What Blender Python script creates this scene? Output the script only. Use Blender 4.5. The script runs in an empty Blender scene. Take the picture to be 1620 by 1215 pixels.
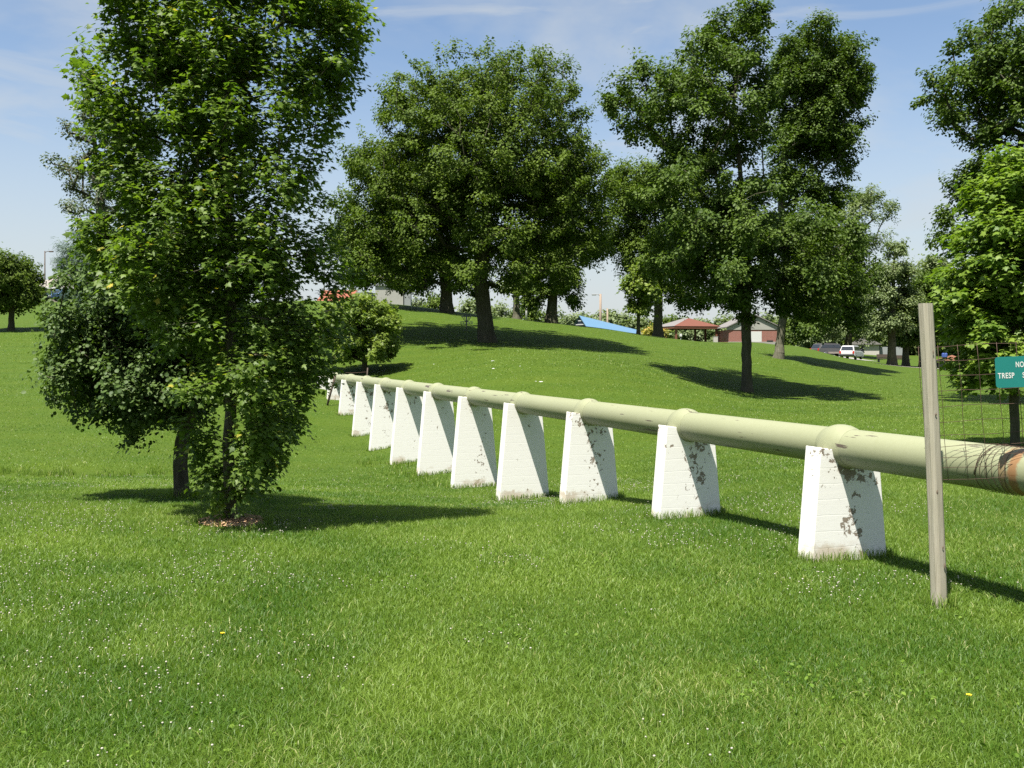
import bpy, math, random
import numpy as np
from mathutils import Vector, Matrix

S = bpy.context.scene
# ------------------------------------------------------------------ camera
F = 1600.0; CU = 810.0; HV = 562.0; EYE = 1.6
cd = bpy.data.cameras.new("camera"); cam = bpy.data.objects.new("camera", cd)
S.collection.objects.link(cam); S.camera = cam
cd.sensor_width = 36.0; cd.lens = 36.0 * F / 1620.0; cd.shift_y = (HV - 607.5) / 1620.0
cd.clip_start = 0.1; cd.clip_end = 6000
cam.location = (0, 0, EYE); cam.rotation_euler = (math.radians(90), 0, 0)
# ------------------------------------------------------------------ light
SX, SY = 0.225, 0.375                       # shadow offset per metre of height
sun_el = math.atan(1.0 / math.hypot(SX, SY)); sun_az = math.atan2(-SX, -SY)   # azimuth from +Y towards +X
w = bpy.data.worlds.new("World"); S.world = w; w.use_nodes = True
nt = w.node_tree; nt.nodes.clear()
def N(tree, kind, **kw):
    n = tree.nodes.new(kind)
    for k, v in kw.items():
        if k in n.inputs: n.inputs[k].default_value = v
        else: setattr(n, k, v)
    return n
out = N(nt, 'ShaderNodeOutputWorld'); bg = N(nt, 'ShaderNodeBackground'); bg.inputs['Strength'].default_value = 0.062
sky = N(nt, 'ShaderNodeTexSky', sky_type='NISHITA', sun_disc=False)
sky.sun_elevation = sun_el; sky.sun_rotation = sun_az; sky.air_density = 1.0; sky.dust_density = 0.9; sky.ozone_density = 1.6
tc = N(nt, 'ShaderNodeTexCoord')
def cloud(scale, loc, rot, nscale, lo, hi, k, dist):
    mp = N(nt, 'ShaderNodeMapping'); mp.inputs['Scale'].default_value = scale; mp.inputs['Location'].default_value = loc; mp.inputs['Rotation'].default_value = rot
    nz = N(nt, 'ShaderNodeTexNoise', Scale=nscale, Detail=7.0, Roughness=0.55, Distortion=dist)
    cr = N(nt, 'ShaderNodeMapRange', interpolation_type='SMOOTHSTEP'); cr.inputs[1].default_value = lo; cr.inputs[2].default_value = hi; cr.inputs[3].default_value = 0; cr.inputs[4].default_value = k
    nt.links.new(tc.outputs['Generated'], mp.inputs['Vector']); nt.links.new(mp.outputs[0], nz.inputs['Vector']); nt.links.new(nz.outputs[0], cr.inputs[0]); return cr.outputs[0]
mix = N(nt, 'ShaderNodeMix', data_type='RGBA'); mix.inputs[7].default_value = (4.05, 4.3, 4.45, 1)
sx = N(nt, 'ShaderNodeSeparateXYZ'); nt.links.new(tc.outputs['Generated'], sx.inputs[0])
veil = N(nt, 'ShaderNodeMapRange', interpolation_type='SMOOTHSTEP'); veil.inputs[1].default_value = -0.02; veil.inputs[2].default_value = 0.31; veil.inputs[3].default_value = 0.90; veil.inputs[4].default_value = 0.0
nt.links.new(sx.outputs[2], veil.inputs[0])
c1 = cloud((1.0, 1.0, 3.2), (1.3, .2, .1), (0, .16, 0), 2.4, .48, .74, .55, .5); c3 = cloud((1.0, 1.0, 2.2), (7.7, 7.1, 2.32), (0, .1, 0), 1.7, .44, .66, .85, .3); c2 = cloud((1.0, 1.0, 4.5), (4.1, 2.2, .7), (0, -.1, 0), 4.6, .52, .74, .45, .8)
def nmath(op, a, b):
    m = N(nt, 'ShaderNodeMath', operation=op); m.use_clamp = True; nt.links.new(a, m.inputs[0]); nt.links.new(b, m.inputs[1]); return m.outputs[0]
nt.links.new(nmath('MAXIMUM', nmath('MAXIMUM', nmath('ADD', c1, c2), c3), veil.outputs[0]), mix.inputs[0])
nt.links.new(sky.outputs[0], mix.inputs[6]); nt.links.new(mix.outputs[2], bg.inputs['Color']); nt.links.new(bg.outputs[0], out.inputs[0])
sl = bpy.data.lights.new("sun", 'SUN'); sun = bpy.data.objects.new("sun", sl); S.collection.objects.link(sun)
sl.energy = 5.0; sl.angle = math.radians(0.55); sl.color = (1.0, 0.95, 0.87)
sun.rotation_euler = Vector((SX, SY, -1)).to_track_quat('-Z', 'Y').to_euler(); sun.location = (-20, -20, 60)
S.view_settings.view_transform = 'Standard'; S.view_settings.look = 'None'
S.view_settings.exposure = 1.38; S.view_settings.gamma = 1.0
S.cycles.max_bounces = 6; S.cycles.diffuse_bounces = 2; S.cycles.glossy_bounces = 2; S.cycles.transmission_bounces = 4
S.cycles.transparent_max_bounces = 4; S.cycles.caustics_reflective = False; S.cycles.caustics_refractive = False
S.cycles.sample_clamp_indirect = 4.0
S.cycles.use_denoising = False

rng = np.random.default_rng(7); random.seed(7)
COL = S.collection
# ------------------------------------------------------------------ helpers
def P(u, v, Y): return np.array([(u - CU) / F * Y, Y, EYE + (HV - v) / F * Y])
def tag(o, label=None, cat=None, group=None, kind=None):
    if label: o['label'] = label
    if cat: o['category'] = cat
    if group: o['group'] = group
    if kind: o['kind'] = kind
    return o
def empty(name, loc, rz=0.0, label=None, cat=None, group=None):
    o = bpy.data.objects.new(name, None); COL.objects.link(o); o.location = loc; o.rotation_euler = (0, 0, rz)
    o.empty_display_size = 0.2
    return tag(o, label, cat, group)
def link(name, me, mat=None, parent=None, loc=None):
    o = bpy.data.objects.new(name, me); COL.objects.link(o)
    if mat is not None: me.materials.append(mat)
    if parent is not None: o.parent = parent
    if loc is not None: o.location = loc
    return o
def np_mesh(name, V, T, rnd=None, smooth=False):
    """V (n,3), T (m,k) faces with equal vertex count"""
    me = bpy.data.meshes.new(name); V = np.asarray(V, np.float32); T = np.asarray(T, np.int32)
    n, (m, k) = len(V), T.shape
    me.vertices.add(n); me.vertices.foreach_set('co', V.ravel())
    me.loops.add(m * k); me.loops.foreach_set('vertex_index', T.ravel())
    me.polygons.add(m); me.polygons.foreach_set('loop_start', np.arange(0, m * k, k, dtype=np.int32))
    me.polygons.foreach_set('loop_total', np.full(m, k, np.int32))
    if smooth: me.polygons.foreach_set('use_smooth', np.ones(m, bool))
    me.update(calc_edges=True)
    if rnd is not None:
        a = me.attributes.new('rnd', 'FLOAT', 'POINT'); a.data.foreach_set('value', np.asarray(rnd, np.float32))
    return me
class MB:
    """collects shapes for one mesh"""
    def __init__(s): s.v = []; s.f = []; s.sm = []
    def add(s, vs, fs, smooth=False):
        b = len(s.v); s.v += [tuple(map(float, p)) for p in vs]; s.f += [tuple(b + i for i in f) for f in fs]; s.sm += [smooth] * len(fs); return s
    def box(s, x0, x1, y0, y1, z0, z1):
        vs = [(x, y, z) for z in (z0, z1) for y in (y0, y1) for x in (x0, x1)]
        return s.add(vs, [(0, 2, 3, 1), (4, 5, 7, 6), (0, 1, 5, 4), (2, 6, 7, 3), (0, 4, 6, 2), (1, 3, 7, 5)])
    def cbox(s, c, d): return s.box(c[0]-d[0]/2, c[0]+d[0]/2, c[1]-d[1]/2, c[1]+d[1]/2, c[2]-d[2]/2, c[2]+d[2]/2)
    def tube(s, pts, rad, n=8, cap=True, smooth=True):
        pts = [Vector(p) for p in pts]
        if not hasattr(rad, '__len__'): rad = [rad] * len(pts)
        ref = None; rings = []
        for i, p in enumerate(pts):
            d = (pts[min(i+1, len(pts)-1)] - pts[max(i-1, 0)]).normalized()
            if ref is None: ref = Vector((0, 0, 1)) if abs(d.z) < .9 else Vector((1, 0, 0))
            a = (ref - d * ref.dot(d)).normalized(); b = d.cross(a); ref = a
            rings.append([p + (a * math.cos(t) + b * math.sin(t)) * rad[i] for t in [2*math.pi*k/n for k in range(n)]])
        vs = [q for r in rings for q in r]; fs = []
        for i in range(len(pts) - 1):
            for k in range(n): fs.append((i*n+k, i*n+(k+1) % n, (i+1)*n+(k+1) % n, (i+1)*n+k))
        s.add(vs, fs, smooth)
        if cap:
            b = len(s.v) - len(vs); s.f.append(tuple(b + k for k in reversed(range(n)))); s.f.append(tuple(b + (len(pts)-1)*n + k for k in range(n))); s.sm += [False, False]
        return s
    def prism(s, poly, axis, a0, a1):
        """poly in the 2 other axes, extruded along axis 0/1/2"""
        def mk(p, a):
            q = [p[0], p[1]]; q.insert(axis, a); return q
        n = len(poly); vs = [mk(p, a0) for p in poly] + [mk(p, a1) for p in poly]
        fs = [tuple(range(n)), tuple(reversed(range(n, 2*n)))] + [(i, i+n, (i+1) % n+n, (i+1) % n) for i in range(n)]
        return s.add(vs, fs)
    def build(s, name, mat, parent=None, loc=None, bevel=0, fix=True):
        me = bpy.data.meshes.new(name); me.from_pydata(s.v, [], s.f); me.polygons.foreach_set('use_smooth', s.sm); me.update()
        if fix:
            import bmesh
            bm = bmesh.new(); bm.from_mesh(me); bmesh.ops.recalc_face_normals(bm, faces=bm.faces); bm.to_mesh(me); bm.free()
        o = link(name, me, mat, parent, loc)
        if bevel:
            m = o.modifiers.new('bevel', 'BEVEL'); m.width = bevel; m.segments = 2; m.limit_method = 'ANGLE'
        return o
# ------------------------------------------------------------------ materials
def newmat(name):
    m = bpy.data.materials.new(name); m.use_nodes = True; t = m.node_tree
    return m, t, t.nodes['Principled BSDF'], t.nodes['Material Output']
def rgba(c): return (c[0], c[1], c[2], 1)
def ramp(t, src, stops):
    r = N(t, 'ShaderNodeValToRGB'); e = r.color_ramp.elements
    while len(e) < len(stops): e.new(0.5)
    for i, (p, c) in enumerate(stops):
        e[i].position = p; e[i].color = rgba(c) if hasattr(c, '__len__') else (c, c, c, 1)
    t.links.new(src, r.inputs[0]); return r.outputs[0]
def noise(t, scale, detail=4, rough=.55, vec=None, dist=0):
    n = N(t, 'ShaderNodeTexNoise', Scale=scale, Detail=detail, Roughness=rough, Distortion=dist)
    if vec is not None: t.links.new(vec, n.inputs['Vector'])
    return n.outputs[0]
def mixc(t, fac, a, b, mode='MIX'):
    m = N(t, 'ShaderNodeMix', data_type='RGBA', blend_type=mode)
    for i, x in ((0, fac), (6, a), (7, b)):
        if isinstance(x, (tuple, list)): m.inputs[i].default_value = rgba(x)
        elif isinstance(x, (int, float)): m.inputs[i].default_value = x
        else: t.links.new(x, m.inputs[i])
    return m.outputs[2]
def bump(t, h, strength, dist=.01):
    b = N(t, 'ShaderNodeBump', Strength=strength, Distance=dist); t.links.new(h, b.inputs['Height']); return b.outputs[0]
def objvec(t, scale=(1, 1, 1), rand=True):
    c = N(t, 'ShaderNodeTexCoord'); m = N(t, 'ShaderNodeMapping'); m.inputs['Scale'].default_value = scale
    t.links.new(c.outputs['Object'], m.inputs['Vector'])
    if rand:
        oi = N(t, 'ShaderNodeObjectInfo'); k = N(t, 'ShaderNodeMath', operation='MULTIPLY'); k.inputs[1].default_value = 37.0
        t.links.new(oi.outputs['Random'], k.inputs[0]); t.links.new(k.outputs[0], m.inputs['Location'])
    return m.outputs[0]
def simple(name, col, rough=.6, metal=0, var=.15, scale=6, spec=.4):
    col = tuple(x*.87 for x in col)
    m, t, b, o = newmat(name)
    n = noise(t, scale, 5, .6, objvec(t))
    c = mixc(t, n, tuple(x*(1-var) for x in col), tuple(min(1, x*(1+var)) for x in col)); t.links.new(c, b.inputs['Base Color'])
    b.inputs['Roughness'].default_value = rough; b.inputs['Metallic'].default_value = metal; b.inputs['Specular IOR Level'].default_value = spec
    return m
def leafmat(name, dark, light, tip=None, trans=.35, rough=.45, spec=.35, tipfrom=.9):
    m, t, b, o = newmat(name)
    a = N(t, 'ShaderNodeAttribute', attribute_name='rnd')
    st = [(0, dark), (tipfrom-.12, light)] + ([(tipfrom, light), (1.0, tip)] if tip else [(1.0, light)])
    c = ramp(t, a.outputs['Fac'], st)
    t.links.new(c, b.inputs['Base Color']); b.inputs['Roughness'].default_value = rough; b.inputs['Specular IOR Level'].default_value = spec
    tr = N(t, 'ShaderNodeBsdfTranslucent'); tc_ = mixc(t, 1.0, c, (1.35, 1.5, .55), 'MULTIPLY'); t.links.new(tc_, tr.inputs['Color'])
    mx = N(t, 'ShaderNodeMixShader'); mx.inputs[0].default_value = trans
    t.links.new(b.outputs[0], mx.inputs[1]); t.links.new(tr.outputs[0], mx.inputs[2]); t.links.new(mx.outputs[0], o.inputs['Surface'])
    return m
def barkmat(name, a, b_, scale=14):
    m, t, b, o = newmat(name)
    v = objvec(t, (1, 1, .22)); n = noise(t, scale, 6, .7, v, .6); n2 = noise(t, 2.2, 3, .5, objvec(t))
    c = ramp(t, n, [(.3, tuple(x*.35 for x in a)), (.55, a), (.75, b_)])
    c = mixc(t, n2, c, mixc(t, .5, c, (.10, .12, .06)))
    t.links.new(c, b.inputs['Base Color']); b.inputs['Roughness'].default_value = .9; b.inputs['Specular IOR Level'].default_value = .1
    t.links.new(bump(t, n, .9, .03), b.inputs['Normal']); return m
M = {}
# --- grass ground
def ground_material():
    m, t, b, o = newmat('lawn')
    g = N(t, 'ShaderNodeNewGeometry').outputs['Position']
    big = noise(t, .12, 3, .5, g); mid = noise(t, .9, 5, .6, g); fine = noise(t, 9, 6, .7, g); vf = noise(t, 45, 4, .75, g)
    c = ramp(t, big, [(.3, (.038, .070, .004)), (.7, (.053, .084, .0055))])
    c = mixc(t, ramp(t, mid, [(.35, 0), (.7, 1)]), c, (.036, .076, .004))
    c = mixc(t, ramp(t, fine, [(.38, 0), (.72, .7)]), c, (.074, .106, .010))
    c = mixc(t, ramp(t, vf, [(.36, .6), (.56, 0)]), c, (.018, .045, .002))
    # mown swaths running across the slope
    wv = N(t, 'ShaderNodeTexWave', Scale=.16, Distortion=2.5, Detail=2.0); wv.bands_direction = 'Y'; t.links.new(g, wv.inputs['Vector'])
    c = mixc(t, ramp(t, wv.outputs[0], [(.35, 0), (.75, .22)]), c, (.064, .098, .007))
    t.links.new(c, b.inputs['Base Color']); b.inputs['Roughness'].default_value = .85; b.inputs['Specular IOR Level'].default_value = .15
    h = mixc(t, .5, fine, vf); t.links.new(bump(t, h, .75, .05), b.inputs['Normal'])
    return m
M['lawn'] = ground_material()
M['blade'] = leafmat('grass_blade', (.058, .126, .011), (.158, .236, .034), (.36, .36, .15), trans=.37, rough=.5, spec=.3, tipfrom=.94)
M['weed'] = leafmat('weed_leaf', (.060, .130, .010), (.130, .205, .028), trans=.3, rough=.6, spec=.15)
M['clover'] = simple('clover_flower', (.40, .375, .31), .8, var=.1)
M['dandelion'] = simple('dandelion_yellow', (.80, .62, .02), .7, var=.08)
M['maple'] = leafmat('maple_leaf', (.040, .082, .010), (.130, .196, .026), (.42, .34, .05), trans=.42, rough=.5, spec=.28, tipfrom=.955)
M['maple2'] = leafmat('bright_maple_leaf', (.055, .115, .014), (.170, .245, .028), trans=.38, rough=.5, spec=.25)
M['pear'] = leafmat('pear_leaf', (.030, .064, .014), (.082, .128, .030), trans=.25, rough=.55, spec=.22)
M['oak'] = leafmat('oak_leaf', (.032, .062, .007), (.102, .150, .018), trans=.32, rough=.6, spec=.16)
M['hickory'] = leafmat('hickory_leaf', (.027, .056, .008), (.086, .134, .019), trans=.30, rough=.56, spec=.2)
M['shrub'] = leafmat('shrub_leaf', (.060, .110, .012), (.165, .220, .028), trans=.38, rough=.5)
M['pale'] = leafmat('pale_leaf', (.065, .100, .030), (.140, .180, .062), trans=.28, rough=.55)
M['grey'] = leafmat('grey_green_leaf', (.050, .075, .040), (.115, .140, .080), trans=.25, rough=.5)
M['pine'] = leafmat('pine_needle', (.028, .062, .036), (.070, .115, .068), trans=.15, rough=.6)
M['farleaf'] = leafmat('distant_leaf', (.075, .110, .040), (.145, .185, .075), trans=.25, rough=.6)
M['bark'] = barkmat('oak_bark', (.060, .048, .038), (.125, .105, .085))
M['bark_pale'] = barkmat('pale_bark', (.115, .10, .08), (.20, .18, .155))
M['bark_young'] = barkmat('young_bark', (.10, .08, .062), (.19, .165, .135), 26)
# --- painted concrete
def pier_material():
    m, t, b, o = newmat('white_painted_concrete')
    c = N(t, 'ShaderNodeTexCoord').outputs['Object']; v = objvec(t)
    sep = N(t, 'ShaderNodeSeparateXYZ'); t.links.new(c, sep.inputs[0]); z = sep.outputs[2]
    oi = N(t, 'ShaderNodeObjectInfo')
    n1 = noise(t, 15, 8, .66, v, .4); n2 = noise(t, 3.2, 3, .5, v)
    vm = objvec(t, (6, 6, 22)); n3 = noise(t, 1.6, 6, .7, vm)
    # paint flaking: clusters (n2) of small chips (n1), most of them below the saddle and down the middle
    sepv = sep; hx = N(t, 'ShaderNodeMath', operation='ABSOLUTE'); t.links.new(sep.outputs[0], hx.inputs[0])
    s = N(t, 'ShaderNodeMath', operation='MULTIPLY_ADD'); t.links.new(n2, s.inputs[0]); s.inputs[1].default_value = .55; t.links.new(n1, s.inputs[2])
    att = N(t, 'ShaderNodeAttribute', attribute_type='OBJECT', attribute_name='wear')
    s2 = N(t, 'ShaderNodeMath', operation='ADD'); t.links.new(att.outputs['Fac'], s2.inputs[0]); t.links.new(s.outputs[0], s2.inputs[1])
    dz = N(t, 'ShaderNodeAttribute', attribute_type='OBJECT', attribute_name='saddle_height')
    up_ = N(t, 'ShaderNodeMath', operation='SUBTRACT'); t.links.new(dz.outputs['Fac'], up_.inputs[0]); t.links.new(z, up_.inputs[1])
    near = N(t, 'ShaderNodeMapRange'); near.inputs[1].default_value = .05; near.inputs[2].default_value = .55; near.inputs[3].default_value = .075; near.inputs[4].default_value = 0.0; t.links.new(up_.outputs[0], near.inputs[0])
    off_ = N(t, 'ShaderNodeMath', operation='SUBTRACT'); t.links.new(sep.outputs[0], off_.inputs[0]); off_.inputs[1].default_value = .03; ab_ = N(t, 'ShaderNodeMath', operation='ABSOLUTE'); t.links.new(off_.outputs[0], ab_.inputs[0]); side = N(t, 'ShaderNodeMapRange'); side.inputs[1].default_value = .06; side.inputs[2].default_value = .24; side.inputs[3].default_value = .03; side.inputs[4].default_value = -.10; t.links.new(ab_.outputs[0], side.inputs[0])
    s3 = N(t, 'ShaderNodeMath', operation='ADD'); t.links.new(s2.outputs[0], s3.inputs[0]); t.links.new(near.outputs[0], s3.inputs[1])
    s4 = N(t, 'ShaderNodeMath', operation='ADD'); t.links.new(s3.outputs[0], s4.inputs[0]); t.links.new(side.outputs[0], s4.inputs[1])
    chip = ramp(t, s4.outputs[0], [(.93, 0), (.942, 1)])
    paint = mixc(t, n3, (.65, .64, .60), (.72, .71, .665))
    chipc = mixc(t, n3, (.12, .095, .07), (.30, .255, .20))
    col = mixc(t, chip, paint, chipc)
    # soil stain near the foot, in patches
    zz = N(t, 'ShaderNodeMath', operation='MULTIPLY_ADD'); t.links.new(n1, zz.inputs[0]); zz.inputs[1].default_value = -.26; t.links.new(z, zz.inputs[2])
    foot = ramp(t, zz.outputs[0], [(0, 1), (.03, 0)])
    ff = N(t, 'ShaderNodeMath', operation='MULTIPLY'); t.links.new(foot, ff.inputs[0]); t.links.new(ramp(t, n2, [(.46, .0), (.62, .8)]), ff.inputs[1])
    col = mixc(t, ff.outputs[0], col, (.44, .37, .28))
    t.links.new(col, b.inputs['Base Color']); b.inputs['Roughness'].default_value = .72; b.inputs['Specular IOR Level'].default_value = .25
    # faint form-board joints
    zw = N(t, 'ShaderNodeMath', operation='MULTIPLY_ADD'); t.links.new(n2, zw.inputs[0]); zw.inputs[1].default_value = .03; t.links.new(z, zw.inputs[2])
    fr = N(t, 'ShaderNodeMath', operation='PINGPONG'); t.links.new(zw.outputs[0], fr.inputs[0]); fr.inputs[1].default_value = .062
    ln = ramp(t, fr.outputs[0], [(0, .55), (.005, 1)])
    hh = mixc(t, .35, ln, n3); hh = mixc(t, chip, hh, (0, 0, 0)); t.links.new(bump(t, hh, .4, .004), b.inputs['Normal'])
    return m
M['pier'] = pier_material()
def pipe_material():
    m, t, b, o = newmat('cream_green_paint')
    c = N(t, 'ShaderNodeTexCoord').outputs['Object']
    sep = N(t, 'ShaderNodeSeparateXYZ'); t.links.new(c, sep.inputs[0])
    mp = N(t, 'ShaderNodeMapping'); mp.inputs['Scale'].default_value = (9, .6, 9); t.links.new(c, mp.inputs[0])
    n1 = noise(t, 2.1, 8, .62, mp.outputs[0]); n2 = noise(t, 1.2, 3, .5, c); n3 = noise(t, 30, 4, .6, c)
    paint = mixc(t, n2, (.205, .218, .128), (.238, .25, .152)); paint = mixc(t, ramp(t, n3, [(.4, 0), (.9, .35)]), paint, (.185, .195, .10))
    st = N(t, 'ShaderNodeMath', operation='MULTIPLY_ADD'); t.links.new(n2, st.inputs[0]); st.inputs[1].default_value = .42; t.links.new(n1, st.inputs[2])
    chip = ramp(t, st.outputs[0], [(.845, 0), (.858, 1)])
    col = mixc(t, chip, paint, (.075, .06, .045))
    # rust bands by the wire guard, measured along the pipe
    def band(y0, wd, k):
        a = N(t, 'ShaderNodeMath', operation='SUBTRACT'); t.links.new(sep.outputs[1], a.inputs[0]); a.inputs[1].default_value = y0
        ab = N(t, 'ShaderNodeMath', operation='ABSOLUTE'); t.links.new(a.outputs[0], ab.inputs[0])
        ad = N(t, 'ShaderNodeMath', operation='MULTIPLY_ADD'); t.links.new(n3, ad.inputs[0]); ad.inputs[1].default_value = -.05; t.links.new(ab.outputs[0], ad.inputs[2])
        return ramp(t, ad.outputs[0], [(max(0, wd-.02), k), (wd, 0)]) if wd > .02 else ramp(t, ad.outputs[0], [(0, k), (wd, 0)])
    col = mixc(t, band(-1.85, .020, .8), col, (.20, .085, .03)); col = mixc(t, band(-1.77, .008, .5), col, (.20, .09, .035))
    t.links.new(col, b.inputs['Base Color']); b.inputs['Roughness'].default_value = .5; b.inputs['Specular IOR Level'].default_value = .35
    hb = mixc(t, .35, n2, n3); t.links.new(bump(t, hb, .25, .01), b.inputs['Normal'])
    return m
M['pipe'] = pipe_material()
def wood_material():
    m, t, b, o = newmat('weathered_wood')
    c = N(t, 'ShaderNodeTexCoord').outputs['Object']; mp = N(t, 'ShaderNodeMapping'); mp.inputs['Scale'].default_value = (60, 60, 1.6); t.links.new(c, mp.inputs[0])
    n = noise(t, 1.6, 7, .65, mp.outputs[0], .8); n2 = noise(t, 3.5, 3, .5, c)
    col = ramp(t, n, [(.25, (.21, .185, .135)), (.5, (.31, .285, .22)), (.78, (.38, .355, .29))])
    col = mixc(t, ramp(t, n2, [(.4, 0), (.75, .5)]), col, (.26, .255, .18))
    t.links.new(col, b.inputs['Base Color']); b.inputs['Roughness'].default_value = .85; b.inputs['Specular IOR Level'].default_value = .15
    t.links.new(bump(t, n, .5, .006), b.inputs['Normal']); return m
M['wood'] = wood_material()
M['knot'] = simple('wood_knot', (.15, .115, .08), .85, var=.3, scale=40)
M['wire'] = simple('rusty_wire', (.075, .045, .03), .75, .2, .35, 30)
M['sign'] = simple('teal_sign_paint', (.006, .150, .130), .4, var=.06, spec=.5)
M['letter'] = simple('white_letter', (.55, .55, .52), .5, var=.05)
M['darkwood'] = simple('dark_stake', (.075, .055, .040), .85, var=.3, scale=12)
M['mulch'] = simple('wood_mulch', (.50, .32, .18), .95, var=.45, scale=25)
M['brick_red'] = None
def brick_material():
    m, t, b, o = newmat('red_brick'); v = objvec(t, rand=False)
    mp = N(t, 'ShaderNodeMapping'); mp.inputs['Rotation'].default_value = (math.radians(90), 0, 0); t.links.new(v, mp.inputs[0])
    br = N(t, 'ShaderNodeTexBrick', Scale=1.6); br.inputs['Color1'].default_value = (.22, .045, .028, 1); br.inputs['Color2'].default_value = (.16, .034, .022, 1); br.inputs['Mortar'].default_value = (.24, .17, .14, 1)
    br.inputs['Mortar Size'].default_value = .03; br.inputs['Brick Width'].default_value = .55; br.inputs['Row Height'].default_value = .16
    t.links.new(mp.outputs[0], br.inputs['Vector']); t.links.new(br.outputs[0], b.inputs['Base Color']); b.inputs['Roughness'].default_value = .9
    return m
M['brick_red'] = brick_material()
M['siding'] = simple('grey_metal_siding', (.30, .295, .265), .7, var=.12, scale=1.5)
M['white'] = simple('white_paint', (.52, .52, .50), .6, var=.04)
M['red_roof'] = simple('red_brown_roof', (.135, .046, .027), .8, var=.15, scale=3)
M['grey_roof'] = simple('grey_shingle', (.17, .16, .15), .9, var=.18, scale=8)
M['tan_roof'] = simple('tan_shingle', (.24, .215, .19), .9, var=.12, scale=8)
M['brown'] = simple('brown_timber', (.17, .07, .038), .8, var=.15)
M['blue_roof'] = simple('blue_metal_roof', (.10, .195, .30), .45, var=.05, scale=1)
M['navy'] = simple('dark_navy_board', (.03, .04, .07), .6, var=.1)
M['orange_roof'] = simple('orange_roof', (.24, .075, .04), .8, var=.15, scale=2)
M['slate'] = simple('slate_board', (.22, .235, .235), .8, var=.1)
M['cream'] = simple('cream_wall', (.40, .38, .34), .8, var=.06)
M['darkwall'] = simple('dark_house_wall', (.22, .19, .16), .85, var=.1)  # even dark brown wall of the tan roofed house
M['concrete'] = simple('concrete', (.27, .26, .235), .9, var=.12, scale=2)
M['galv'] = simple('galvanised_steel', (.30, .31, .31), .5, .6, .12)
M['polewood'] = simple('pole_wood', (.27, .21, .16), .85, var=.12)
M['glass'] = simple('dark_glass', (.025, .030, .035), .08, var=.05, spec=.8)
M['tyre'] = simple('tyre_rubber', (.02, .02, .02), .85, var=.1)
M['rim'] = simple('wheel_rim', (.45, .45, .46), .35, .8, .06)
M['car_grey'] = simple('grey_car_paint', (.10, .095, .09), .25, .3, .03, spec=.6)
M['car_tan'] = simple('tan_cladding', (.30, .26, .22), .5, var=.05)
M['car_white'] = simple('white_car_paint', (.55, .55, .55), .25, var=.02, spec=.6)
M['car_blue'] = simple('blue_car_paint', (.06, .12, .22), .22, .3, .03, spec=.6)
M['car_red'] = simple('red_car_paint', (.40, .03, .02), .25, .1, .03, spec=.6)
M['tail'] = simple('red_lamp', (.45, .03, .02), .3, var=.05)
M['lamp'] = simple('clear_lamp', (.75, .75, .72), .15, var=.03, spec=.8)
M['black'] = simple('black_plastic', (.025, .025, .028), .55, var=.1)
M['tarp'] = simple('blue_tarp', (.05, .09, .30), .6, var=.08)
M['path'] = simple('pale_path', (.33, .30, .26), .95, var=.12, scale=1)
M['flowers'] = leafmat('yellow_flower_bush', (.10, .12, .02), (.30, .27, .03), (.45, .20, .04), trans=.25, rough=.6, tipfrom=.9)
# ------------------------------------------------------------------ terrain
AX = np.array([-.3198, .9475]); PERP = np.array([.9475, .3198])       # pipeline axis and its right-hand normal
P0 = np.array([2.641, 7.9]) + AX * .1                                  # centre of the nearest pier in view
SPACING = 2.42 / .9475
def pier_xy(n): return P0 + AX * SPACING * n
pier_z = {-2: 0, -1: 0, 0: 0, 1: -.06, 2: -.26, 3: -.57, 4: -.70, 5: -.75, 6: -.78, 7: -.68, 8: -.56, 9: -.13, 10: .19, 11: .40, 12: .60}
ctl = []
for y in (-15, -6, 0, 3, 6, 9):
    for x in (-30, -14, -6, -2, 2, 6, 14, 30): ctl.append((x, y, 0.0))
for n, z in pier_z.items():
    x, y = pier_xy(n); ctl.append((x, y, z))
def uv(u, v, Y): p = P(u, v, Y); ctl.append((p[0], p[1], p[2]))
def uz(u, Y, z): ctl.append(((u - CU) / F * Y, Y, z))
uz(290, 12.1, -.1)
for u in (-400, 20, 200):
    uz(u, 13.5, -.18); uz(u, 17, -.52); uz(u, 19.5, -.70); uz(u, 22, -.56)
    for Y, z in ((30, .25), (40, 1.18), (60, 3.06), (80, 4.9), (100, 6.6), (120, 7.9), (140, 8.6), (200, 9)): uz(u, Y, z)
for Y, z in ((35, .75), (50, 2.5), (70, 5.0), (85, 6.2), (130, 6.9)): uz(480, Y, z)
uz(700, 27, -.1); uz(800, 30, .3); uv(800, 580, 35); uv(772, 541, 50); uv(1000, 585, 36); uv(1000, 555, 52)
uv(648, 484, 72); uv(705, 491, 75); uv(860, 509, 75); uv(950, 519, 75); uv(1008, 528, 75); uv(1080, 538, 80); uv(1131, 543, 85); uv(1230, 545, 85)
uv(1270, 549, 85); uv(1300, 557, 85); uv(1331, 566, 85); uv(1368, 572, 85); uv(1400, 577, 85); uv(1504, 584, 85); uv(1620, 587, 85); uv(2000, 590, 85)
uz(650, 130, 5.2); uz(750, 130, 5.0); uz(880, 130, 3.6); uz(1000, 130, 3.3); uv(1131, 543, 135); uv(1200, 542, 130); uv(1300, 562, 118); uv(1330, 566, 118); uv(1400, 571, 120); uv(1500, 573, 120); uv(1620, 574, 120); uv(2000, 578, 120)
uv(1182, 620, 38); uv(1232, 567, 58); uv(1450, 622, 40); uv(1600, 625, 40); uv(1620, 655, 28); uv(1900, 660, 28); uv(1450, 660, 26); uz(1605, 17, 0); uz(1400, 16, -.02); uz(1200, 14, -.08); uz(1100, 18, -.32); uz(1000, 22, -.42); uz(1150, 27, -.1); uv(1400, 595, 58); uv(1600, 600, 58); uv(2000, 605, 58)
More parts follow.
